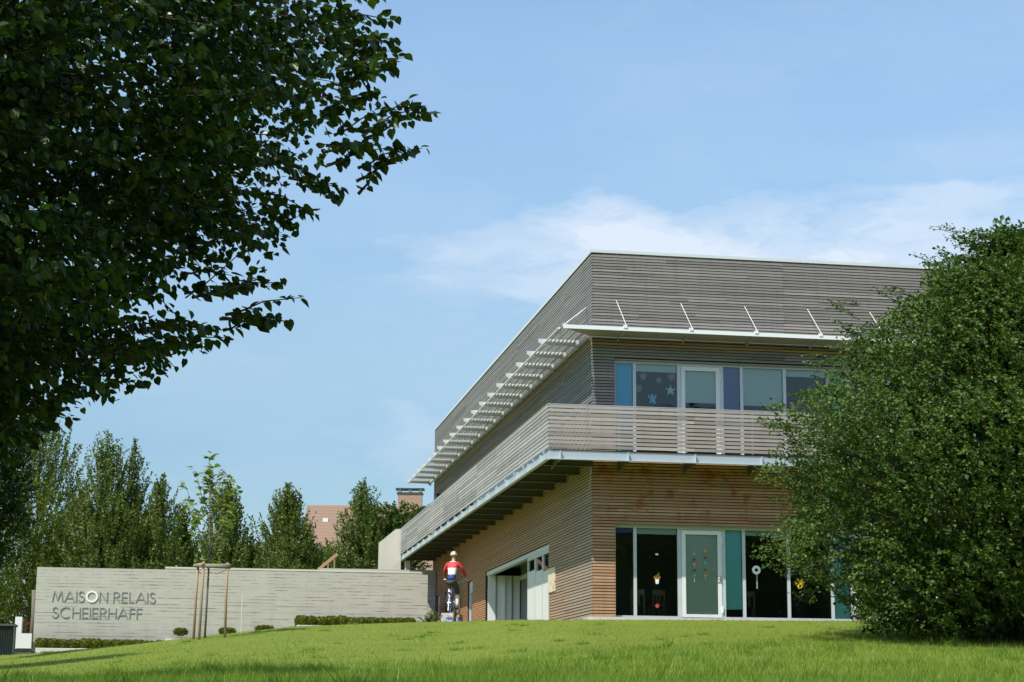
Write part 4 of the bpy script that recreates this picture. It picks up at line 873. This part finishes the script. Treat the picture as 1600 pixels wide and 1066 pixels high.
# right-hand outline of the crown: (height over the eye, metres right of the axis)
out = [(v, u) for v, u in ((-90,520),(-40,580),(0,600),(50,612),(100,590),(150,610),(185,585),(230,540),(270,500),(310,455),(345,385),(375,300),(395,290),(420,320),(445,380),(470,400),(495,385),(520,330),(545,225),(580,150),(605,95),(640,25),(700,-10))]
hz = np.array([(1101-v)/PX*D1 for v, u in out])[::-1]; hx = np.array([(u-800)/PX*D1-L1 for v, u in out])[::-1]
def lime_sprays(n, depth, k0, k1, ln, sd):
    r = np.random.default_rng(sd); z = r.uniform(hz[0]+.05, 5.3, n); R_ = np.interp(z, hz, hx); R_ = np.where(z > hz[-1], hx[-1]*np.sqrt(np.clip(1-((z-hz[-1])/1.1)**2, 0.05, 1)), R_)
    k = r.uniform(k0, k1, n)**.7; w = r.uniform(-1, 1, n)                       # w: depth about the axis
    lat = R_*k*np.sqrt(np.clip(1-(w*.75)**2, 0.05, 1)); dep = w*depth
    tip = np.stack([lat, dep, z+CAM.z-nz0], 1); o2 = np.stack([np.full(n, 1.0), w*.6, r.uniform(-.15, .35, n)], 1)+r.normal(0, .25, (n, 3))
    base = tip-unit(o2)*(ln*r.uniform(.5, 1.2, n))[:,None]
    h_ = np.sin(lat*3.1+z*1.1+.7)*np.sin(z*4.3-lat*.9+1.1)*np.cos(dep*1.3); keep = h_ < np.where(lat > 2.0, .22, .62)
    return base[keep], tip[keep]
def tow(a): return np.stack([a[:,0]*RH[0]+a[:,1]*HD[0], a[:,0]*RH[1]+a[:,1]*HD[1], a[:,2]], 1)
L_ = []
b_, t2 = lime_sprays(1500, 2.2, .0, .50, .8, 3); L_.append(spray_leaves(tow(b_), tow(t2), 20, .062, r, 'heart', droop=.5, bow=.05, jit=.03))
b_, t2 = lime_sprays(2700, 2.5, .05, .96, .95, 1); L_.append(spray_leaves(tow(b_), tow(t2), 25, .056, r, 'heart', droop=.55, bow=.05, jit=.03)); lb, lt = tow(b_), tow(t2)
b_, t2 = lime_sprays(340, 1.8, .88, 1.02, .8, 2); L_.append(spray_leaves(tow(b_), tow(t2), 22, .058, r, 'heart', droop=.55, bow=.05, jit=.02))
n = 1500; a = r.uniform(1.9, 4.4, n); zz = r.uniform(2.0, 6.0, n); rad = 2.8*np.sqrt(np.clip(1-((zz-3.8)/2.8)**2, .05, 1))*r.uniform(.3, 1.0, n)**.6   # the far half of the crown, left of the frame
tp = np.stack([rad*np.cos(a), rad*np.sin(a), zz+CAM.z-nz0], 1); L_.append(spray_leaves(tow(tp-unit(np.stack([np.cos(a), np.sin(a), 0*a+.2], 1))*.7), tow(tp), 14, .09, r, 'heart', droop=.5))
sp_ = [((672,160),(560,215)), ((650,197),(540,250)), ((622,75),(520,110)), ((612,42),(520,60)), ((458,450),(330,475)), ((437,497),(330,500)), ((228,545),(130,560)), ((174,603),(90,560)), ((527,290),(440,260)), ((487,325),(390,300)), ((400,360),(300,330)), ((310,380),(220,340)), ((605,5),(500,20)), ((370,430),(270,440)), ((350,525),(240,520)), ((600,215),(500,225)), ((595,130),(500,150))]
bb, tt = [], []
for (u, v), (ub, vb) in sp_:
    for k in range(3):
        dd = r.uniform(-.25, .25); p1 = np.array([(u-800)/PX*D1-L1-.07*k, dd, (1101-v)/PX*D1+CAM.z-nz0-.02*k*r.normal()]); p0 = np.array([(ub-800)/PX*D1-L1, dd*1.6, (1101-vb)/PX*D1+CAM.z-nz0+.05*r.normal()]); bb.append(p0); tt.append(p1)
bb, tt = tow(np.array(bb)), tow(np.array(tt)); L_.append(spray_leaves(bb, tt, 16, .062, r, 'heart', droop=.5, bow=.04, jit=.012))
v, f, q = join_np(L_); link('crown', np_mesh('crown', v, f, q), MAT['lime_leaf'], lime)
mb = MB(); rr = random.Random(8); o_ = Vector((nx, ny, nz0))
trunk_tubes(mb, o_+Vector((0, 0, -.3)), o_+Vector((.1, .1, 5.2+CAM.z-nz0)), .17, .06, 12, .02, rr)
for k in range(15):                                    # main limbs and their side branches
    a = 6.283*k/15+rr.uniform(-.2, .2); zb = rr.uniform(2.1, 4.6); ln_ = rr.uniform(1.6, 2.8); z_ = rr.uniform(.3, 1.3); ze_ = zb+z_+nz0-CAM.z; ln_ = min(ln_, max(.6, float(np.interp(ze_, hz, hx))*.55 if ze_ < hz[-1] else .7))
    pts = trunk_tubes(mb, o_+Vector((0, 0, zb)), o_+Vector((ln_*math.cos(a), ln_*math.sin(a), zb+z_)), .045, .012, 7, .06, rr)
    for q in (2, 3, 4, 5):
        a2 = a+rr.uniform(-1.0, 1.0); l2 = rr.uniform(.3, .7); trunk_tubes(mb, pts[q], pts[q]+Vector((l2*math.cos(a2), l2*math.sin(a2), rr.uniform(-.1, .5))), .014, .004, 5, .06, rr)
for i_ in list(r.choice(len(lb), 420, replace=False)):
    b3 = Vector(lb[i_]); t3 = Vector(lt[i_]); mb.tube([o_+b3, o_+b3+(t3-b3)*.2, o_+(b3+t3)*.5+Vector((0, 0, .04)), o_+t3], [.006, .005, .0035, .002], 5, cap=False)
for u, v in zip(bb, tt): 
    u, v = Vector(u), Vector(v); mb.tube([o_+u, o_+u+(v-u)*.2, o_+(u+v)*.5+Vector((0,0,.03)), o_+v], [.012, .007, .0045, .002], 5, cap=False)
mb.build('trunk', MAT['bark'], lime, smooth=True)

# ---- clipped box plants in the planters
r = np.random.default_rng(120); n = 900
a = r.uniform(0, 6.283, n); cz = r.uniform(0, 1, n); rad = .20*np.sqrt(1-(np.abs(cz-.42)/.62)**3)*r.uniform(.75, 1.06, n)
P = np.stack([rad*np.cos(a), rad*np.sin(a), cz*.36], 1); v, f, q = leaves(P, np.stack([np.cos(a), np.sin(a), .8+0*a], 1)+r.normal(0, .45, (n, 3)), r.normal(0, .6, (n, 3))+np.array([0, 0, 1.0]), r.uniform(.04, .075, n), r, W=.7)
boxme = np_mesh('box_plant', v, f, q); boxme.materials.append(MAT['box_leaf'])
cm_ = MB(); cm_.tube([(0, 0, -.05), (0, 0, .1), (0, 0, .24), (0, 0, .33)], [.1, .15, .15, .07], 8); core = cm_.build('branches', MAT['box_leaf']); corem = core.data; bpy.data.objects.remove(core)
def box_plant(x, y, z, s, label, group, w=1.0):
    o = bpy.data.objects.new('box_plant', boxme); COL.objects.link(o); o.location = (x, y, z); o.scale = (s*w, s*w, s*(1.0 if w < 1.2 else .8)); o.rotation_euler.z = random.uniform(0, 6.28); tag(o, label, 'box plant', group)
    c = bpy.data.objects.new('branches', corem); COL.objects.link(c); c.parent = o
x = -16.2
while x < -11.75: box_plant(x, 24.05, -.34, random.uniform(.92, 1.12), 'clipped box plant in the row below the lettering', 'box plants below the lettering', random.uniform(.95, 1.15)); x += random.uniform(.36, .44)
x = -6.4
while x < -2.0: box_plant(x, 24.05, .66, random.uniform(.98, 1.16), 'clipped box plant in the row at the right end of the wall', 'box plants in the right planter', random.uniform(.95, 1.15)); x += random.uniform(.34, .42)
for u, v0, w, lab in ((292, 993, 1.0, 'box plant just left of the tree stakes'), (364, 992, 1.2, 'box plant just right of the tree stakes'), (422, 988, 1.4, 'low box plant half hidden by the lawn')):
    D = 71; x, y = at(D, (u-800)/PX*D); box_plant(x, 24.1, zpix(u, v0, D)-.08, .9, lab, 'single box plants at the wall foot', w*1.35)
x, y = at(66, (677-800)/PX*66); tree_thing('small_shrub', x, y, gz(x, y), 'small leafy shrub at the right foot of the wall', 'shrub', None, [(.05, .3), (.3, .42), (.6, .35), (.75, .1)], 40, 12, .09, 'pale_tree_leaf', ascend=.8, ln=.3, seed=131, trunk=(.02, .008))

# ------------------------------------------------------------------ far house with red roof
hx_, hy_ = at(150, -12.5); hz_ = 3.4
house = thing('red_roofed_house', (hx_, hy_, hz_), 'house with steep red tiled roof behind the trees', 'house')
e1 = Vector((RH[0], RH[1], 0)); e2 = Vector((HD[0], HD[1], 0)); ho = Vector((hx_, hy_, 0))
def hp(a, d, z): return ho+e1*a+e2*d+Vector((0, 0, z))
wl, wr, ze, zr_ = -4.4, 7.0, 7.2, 13.72
mb = MB(); mb.prism([hp(wl+.3, -5, hz_-1), hp(wr-.3, -5, hz_-1), hp(wr-.3, 5, hz_-1), hp(wl+.3, 5, hz_-1)], (0, 0, 0), (0, 0, ze-hz_+1)); mb.prism([hp(wl+.3, -5, ze), hp(wl+.3, 5, ze), hp(wl+.3, 0, zr_-.2)], (0, 0, 0), e1*.25); mb.prism([hp(wr-.3, -5, ze), hp(wr-.3, 5, ze), hp(wr-.3, 0, zr_-.2)], (0, 0, 0), -e1*.25)
mb.build('wall', MAT['white_render'], house, fix=True)
mb = MB()
for s in (-1, 1): mb.prism([hp(wl, s*5.5, ze-.3), hp(wr, s*5.5, ze-.3), hp(wr, 0, zr_), hp(wl, 0, zr_)], (0, 0, 0), (0, 0, .2))
rf = mb.build('roof', MAT['roof_tiles'], house, fix=True)
mb = MB(); q = hp(-2.7, -1.0, 12.55); mb.obox(q, e1*.22, e2*.2, (0, 0, .18)); mb.build('roof_vent', MAT['white_render'], rf)
ca, cb = 3.15, 5.15
mb = MB(); mb.obox(hp((ca+cb)/2, 0, 13.6), e1*(cb-ca)/2, e2*.45, (0, 0, 1.25)); ch = mb.build('chimney', MAT['brick'], house)
mb = MB(); mb.obox(hp((ca+cb)/2, 0, 14.92), e1*((cb-ca)/2+.08), e2*.52, (0, 0, .07)); mb.obox(hp((ca+cb)/2, 0, 15.28), e1*((cb-ca)/2+.18), e2*.6, (0, 0, .055)); mb.build('cap_slab', MAT['chimney_cap'], ch)
mb = MB()
for a in (ca+.15, (ca+cb)/2, cb-.15): mb.obox(hp(a, 0, 15.11), e1*.12, e2*.4, (0, 0, .12))
mb.build('cap_support', MAT['white_render'], ch)

# ------------------------------------------------------------------ left edge furniture
def P3(u, v, y):                     # a point in the vertical plane y=const, from its bearing
    d = fw*1.0+r2*((u-800)/PX)-u2*((v-533)/PX); k = (y-CAM.y)/d.y; return CAM+d*k
p0, p1 = P3(22, 1012, 24.2), P3(53, 990, 24.2)
mb = MB(); mb.box(p0.x, 24.2, -1.2, -16.62, 24.45, p1.z); o = mb.build('low_wall', MAT['white_render']); tag(o, 'low white wall joining the left end of the concrete wall', 'wall')
p0, p1 = P3(22.5, 990, 25.0), P3(35, 964, 25.0)
mb = MB(); mb.box(p0.x, 25.0, -1.2, p1.x, 25.5, p1.z); o = mb.build('white_block', MAT['white_render'], bevel=.01); tag(o, 'square white rendered post behind the low white wall', 'post')
p0, p1 = P3(49, 990, 26), P3(54, 922, 26); mb = MB(); mb.tube([(p0.x, 26, -.8), (p0.x+.05, 26, 1.0), (p1.x, 26, p1.z)], .1, 8); o = mb.build('wooden_post', MAT['young_bark'], smooth=True); tag(o, 'slanting brown wooden post at the left end of the concrete wall', 'post')
p0, p1 = P3(23, 1024, 12.0), P3(54, 1016, 12.0); cb_ = thing('grey_cabinet', (p0.x+.3, 12.0, -1.2), 'low grey cabinet with black curved lid on the lawn edge', 'cabinet')
mb = MB(); mb.box(p0.x, 12.0, -1.6, p1.x, 12.5, p1.z-.05); mb.build('body', MAT['grey_render'], cb_)
mb = MB(); w_ = p1.x-p0.x; mb.prism([(p0.x-.06, 11.95, p1.z-.06), (p0.x-.06, 11.95, p1.z), (p0.x+.05, 11.95, p1.z+.05), (p0.x+w_*.78, 11.95, p1.z+.05), (p1.x+.08, 11.95, p1.z-.12), (p1.x+.05, 11.95, p1.z-.17), (p0.x+w_*.75, 11.95, p1.z-.03)], (0, 0, 0), (0, .6, 0)); mb.build('lid', MAT['dark_plastic'], cb_, fix=True)
p0, p1 = P3(20.5, 1027, 9.5), P3(20.5, 975, 9.5); bn = thing('mesh_container', (p0.x-.6, 9.8, p0.z), 'dark mesh sided container at the left edge of the lawn', 'container')
mb = MB(); mb.box(p0.x-1.15, 9.6, p0.z+.06, p0.x-.04, 10.4, p1.z-.06)
for k in range(22): mb.box(p0.x-1.14+k*.05, 9.55, p0.z+.08, p0.x-1.125+k*.05, 9.6, p1.z-.08)
mb.build('panel', MAT['bin_mesh'], bn)
mb = MB(); mb.box(p0.x-1.2, 9.48, p1.z-.06, p0.x, 10.45, p1.z); mb.build('rim', MAT['dark_steel'], bn)
for k in range(6):
    mb = MB(); mb.box(p0.x-1.12+k*.2, 9.5, p0.z-.3, p0.x-1.06+k*.2, 9.55, p0.z+.06); mb.build('foot', MAT['white_render'], bn)
for xx in (p0.x-.035, p0.x-1.18):
    mb = MB(); mb.box(xx, 9.5, p0.z-.05, xx+.035, 9.55, p1.z-.06); mb.build('post', MAT['dark_steel'], bn)

# ------------------------------------------------------------------ cyclist figure on a bicycle on mosaic plinths
bx0, by0 = -2.24, 11.05; bz0 = gz(bx0, by0); HDG = R(23)
def frame_of(o): o.rotation_euler.z = -HDG
def sub(mbx, name, mat, parent, **k):
    o = mbx.build(name, mat, **k); o.parent = parent; return o
for (yy_, w_, d_, lab) in ((-.52, .2, .2, 'bright mosaic plinth under the rear wheel of the bicycle'), (.5, .14, .2, 'greyer mosaic plinth under the front wheel of the bicycle')):
    t_ = thing('mosaic_plinth', (bx0, by0, bz0), lab, 'plinth', 'mosaic plinths under the bicycle'); frame_of(t_); mb = MB(); mb.box(-w_, yy_-d_, -.2, w_, yy_+d_, .38); sub(mb, 'block', MAT['mosaic'], t_)
bike = thing('bicycle', (bx0, by0, bz0+.38), 'brightly painted bicycle standing on two mosaic plinths', 'bicycle'); frame_of(bike)
WR = .33
for yy_, mt in ((-.52, 'bike_blue'), (.5, 'tyre')):
    mb = MB(); mb.tube([(0, yy_+WR*math.cos(a), WR+WR*math.sin(a)) for a in np.linspace(0, 6.28319, 33)], .026, 8, cap=False); wh = sub(mb, 'wheel', MAT['tyre'], bike, smooth=True)
    mb = MB(); mb.tube([(0, yy_+.3*math.cos(a), WR+.3*math.sin(a)) for a in np.linspace(0, 6.28319, 33)], .013, 6, cap=False); o = sub(mb, 'rim', MAT[mt if mt != 'tyre' else 'chrome'], wh)
    mb = MB(); mb.tube([(-.05, yy_, WR), (.05, yy_, WR)], .025, 8)
    for k in range(16): a = 6.283*k/16; mb.tube([(.02*(-1)**k, yy_, WR), (0, yy_+.3*math.cos(a), WR+.3*math.sin(a))], .003, 4)
    sub(mb, 'spokes', MAT['chrome'], wh)
mb = MB(); bbk = (0, -.08, .28); st = (0, -.24, .88); hdt = (0, .36, .82); hdb = (0, .40, .68)
mb.tube([bbk, hdb], .02, 8); mb.tube([st, hdt], .017, 8); mb.tube([hdt, hdb], .022, 8)
for s in (-.06, .06): mb.tube([(s, -.52, WR), (0, -.08, .28)], .011, 6); mb.tube([(s, -.52, WR), (0, -.22, .8)], .010, 6)
sub(mb, 'frame', MAT['bike_blue'], bike, smooth=True)
mb = MB(); mb.tube([bbk, st, (0, -.26, .95)], .019, 8); sub(mb, 'seat_tube', MAT['bike_red'], bike, smooth=True)
mb = MB()
for s in (-.06, .06): mb.tube([(0, .40, .68), (s, .43, .6), (s, .5, WR)], .013, 6)
mb.tube([(0, .36, .82), (0, .35, 1.0)], .015, 6); sub(mb, 'fork', MAT['bike_yellow'], bike, smooth=True)
mb = MB(); mb.tube([(-.42, .26, 1.14), (-.30, .32, 1.12), (0, .35, 1.0), (.30, .32, 1.12), (.42, .26, 1.14)], .014, 8); sub(mb, 'handlebar', MAT['chrome'], bike, smooth=True)
mb = MB(); mb.tube([(0, -.38, .97), (0, -.3, .985), (0, -.15, .98), (0, -.08, .97)], [.05, .07, .035, .02], 10); sub(mb, 'saddle', MAT['tyre'], bike, smooth=True)
mb = MB(); mb.tube([(.02, -.08, .28), (.07, -.08, .11), (.15, -.08, .11)], .012, 6); mb.tube([(-.02, -.08, .28), (-.07, -.08, .45), (-.15, -.08, .45)], .012, 6); sub(mb, 'crank', MAT['chrome'], bike)
mb = MB(); mb.tube([(.03, -.08+.09*math.cos(a), .28+.09*math.sin(a)) for a in np.linspace(0, 6.283, 20)], .006, 5, cap=False); sub(mb, 'chainring', MAT['chrome'], bike)

fig = thing('cyclist_figure', (bx0, by0, bz0), 'cyclist figure in red white and blue jersey riding the raised bicycle', 'figure'); frame_of(fig)
def skin(name, verts, edges, rad, mat, parent, root=0, lv=2):
    me = bpy.data.meshes.new(name); me.from_pydata([tuple(v) for v in verts], edges, []); me.update()
    o = link(name, me, MAT[mat]); o.parent = parent
    sm = o.modifiers.new('skin', 'SKIN'); sm.use_smooth_shade = True
    for i_, q in enumerate(rad): me.skin_vertices[0].data[i_].radius = q if isinstance(q, tuple) else (q, q)
    me.skin_vertices[0].data[root].use_root = True
    ss = o.modifiers.new('sub', 'SUBSURF'); ss.levels = lv; ss.render_levels = lv; return o
J = dict(pel=(0, -.24, 1.44), sp1=(0, -.21, 1.60), sp2=(0, -.15, 1.80), ch=(0, -.10, 1.95), nk=(0, -.04, 2.07), hd0=(0, .0, 2.15), hd1=(0, .02, 2.24), hd2=(0, .0, 2.33),
         hr=(.10, -.22, 1.40), kr=(.13, .06, 1.02), ar=(.13, -.09, .60), tr=(.13, .07, .55), hl=(-.10, -.22, 1.40), kl=(-.13, .18, 1.24), al=(-.13, -.02, .93), tl=(-.13, .14, .89),
         sr=(.18, -.08, 1.99), er=(.30, -.03, 1.84), wr=(.36, .22, 1.58), sl=(-.18, -.08, 1.99), el=(-.29, -.03, 1.80), wl=(-.34, .22, 1.58))
rad = dict(pel=(.15, .12), sp1=(.125, .10), sp2=(.14, .105), ch=(.145, .105), nk=.055, hd0=.07, hd1=.088, hd2=.07, hr=.095, kr=.06, ar=.042, tr=.035, hl=.095, kl=.06, al=.042, tl=.035, sr=.062, er=.042, wr=.03, sl=.062, el=.042, wl=.03)
ks = list(J); ix = {k: i_ for i_, k in enumerate(ks)}
ed = [('pel','sp1'),('sp1','sp2'),('sp2','ch'),('ch','nk'),('nk','hd0'),('hd0','hd1'),('hd1','hd2'),('pel','hr'),('hr','kr'),('kr','ar'),('ar','tr'),('pel','hl'),('hl','kl'),('kl','al'),('al','tl'),('ch','sr'),('sr','er'),('er','wr'),('ch','sl'),('sl','el'),('el','wl')]
V_ = [J[k] for k in ks]; E_b = [(ix[a], ix[b_]) for a, b_ in ed]; R_b = [rad[k] for k in ks]
V_.append((0, .11, 2.235)); E_b.append((ix['hd1'], len(V_)-1)); R_b.append(.018)          # nose
for s, w_ in ((1, 'wr'), (-1, 'wl')):                                                      # palm, four fingers and thumb round the bar
    x0_, y0_, z0_ = J[w_]; V_.append((x0_, y0_+.055, z0_-.04)); pi = len(V_)-1; E_b.append((ix[w_], pi)); R_b.append((.03, .016))
    for k in range(4):
        ox = (k-1.5)*.019; V_.append((x0_+ox, y0_+.105, z0_-.055)); V_.append((x0_+ox, y0_+.115-.004*abs(k-1), z0_-.09)); E_b += [(pi, len(V_)-2), (len(V_)-2, len(V_)-1)]; R_b += [.009, .008]
    V_.append((x0_-s*.045, y0_+.065, z0_-.06)); E_b.append((pi, len(V_)-1)); R_b.append(.009)
for k_ in ('pel', 'sp1', 'sp2', 'ch'): R_b[ix[k_]] = tuple(q*.6 for q in rad[k_])
for k_ in ('sr', 'sl', 'hr', 'hl', 'er', 'el', 'kr', 'kl'): R_b[ix[k_]] = rad[k_]*.66
skin('body', V_, E_b, R_b, 'skin', fig)
def wear(name, keys, eds, grow, mat, lv=2, over=None):
    q = {k: i_ for i_, k in enumerate(keys)}; rr_ = []
    for k in keys:
        a = (over or {}).get(k, rad[k]); rr_.append(tuple(x_+grow for x_ in a) if isinstance(a, tuple) else a+grow)
    return skin(name, [J[k] for k in keys], [(q[a], q[b_]) for a, b_ in eds], rr_, mat, fig, 0, lv)
J['hem'] = (0, -.24, 1.42); rad['hem'] = (.15, .125); J['col'] = (0, -.05, 2.05); rad['col'] = .06
wear('jersey', ['hem', 'sp1', 'sp2', 'ch', 'col', 'sr', 'sl'], [('hem','sp1'),('sp1','sp2'),('sp2','ch'),('ch','col'),('ch','sr'),('ch','sl')], .016, 'jersey')
J['s0r'] = (.11, -.09, 1.985); J['s0l'] = (-.11, -.09, 1.985); rad['s0r'] = rad['s0l'] = .075
for s in ('r', 'l'): wear('sleeve', ['s0'+s, 's'+s, 'e'+s, 'w'+s], [('s0'+s, 's'+s), ('s'+s, 'e'+s), ('e'+s, 'w'+s)], .018, 'red_cloth')
J['str'] = (.124, -.04, 1.16); J['stl'] = (-.124, .09, 1.28); rad['str'] = rad['stl'] = .075
wear('shorts', ['pel', 'hem', 'hr', 'str', 'kr', 'hl', 'stl', 'kl'], [('pel','hem'),('pel','hr'),('hr','str'),('str','kr'),('pel','hl'),('hl','stl'),('stl','kl')], .014, 'shorts_black', over={'hem': (.14, .11), 'pel': (.16, .135)})
for s in ('r', 'l'): wear('sock', ['k'+s, 'a'+s], [('k'+s, 'a'+s)], .02, 'sock_pink', over={'k'+s: .06, 'a'+s: .06})
for s in ('r', 'l'): wear('shoe', ['a'+s, 't'+s], [('a'+s, 't'+s)], .012, 'dark_plastic')
mb = MB(); prof_ = [(0, .125), (.05, .122), (.09, .1), (.12, .06), (.132, .008)]
mb.tube([(0, -.005, 2.26+z_) for z_, _ in prof_], [q for _, q in prof_], 14); hl_ = sub(mb, 'helmet', MAT['helmet_gold'], fig, smooth=True)
mb = MB()
for xx in (-.05, .0, .05): mb.tube([(xx, -.125, 2.29), (xx, -.09, 2.37), (xx*.6, 0, 2.405), (xx*.7, .09, 2.36)], .012, 5)
sub(mb, 'helmet_rib', MAT['paper_white'], hl_)

# ------------------------------------------------------------------ unseen trees added behind the viewpoint for the panes to mirror
r = np.random.default_rng(200); src = None
for k, (x, y, s) in enumerate(((-34, -84, 1.0), (-24, -92, 1.15), (-13, -88, .95), (-3, -94, 1.1), (8, -90, 1.0), (19, -95, 1.15), (30, -88, 1.0), (42, -94, 1.1), (-46, -90, 1.1), (-52, -62, 1.0), (-47, -40, 1.0), (54, -90, 1.1))):
    lab = 'tall leafy unseen tree added behind the viewpoint for the panes to mirror'
    if src is None: src = tree_thing('mirror_tree', x, y, -5, lab, 'tree', 'unseen trees added behind the viewpoint', [(1.2, 2.6), (3, 5.2), (6, 5.8), (9, 4.6), (11.5, 2.8), (13, .5)], 1500, 22, .55, 'hornbeam_leaf', ascend=.7, ln=2.2, seed=201, trunk=(.3, .1))
    else:
        c = copy_tree(src); c.location = (x, y, -5); c.rotation_euler.z = k*1.3; c.scale = (s, s, s)
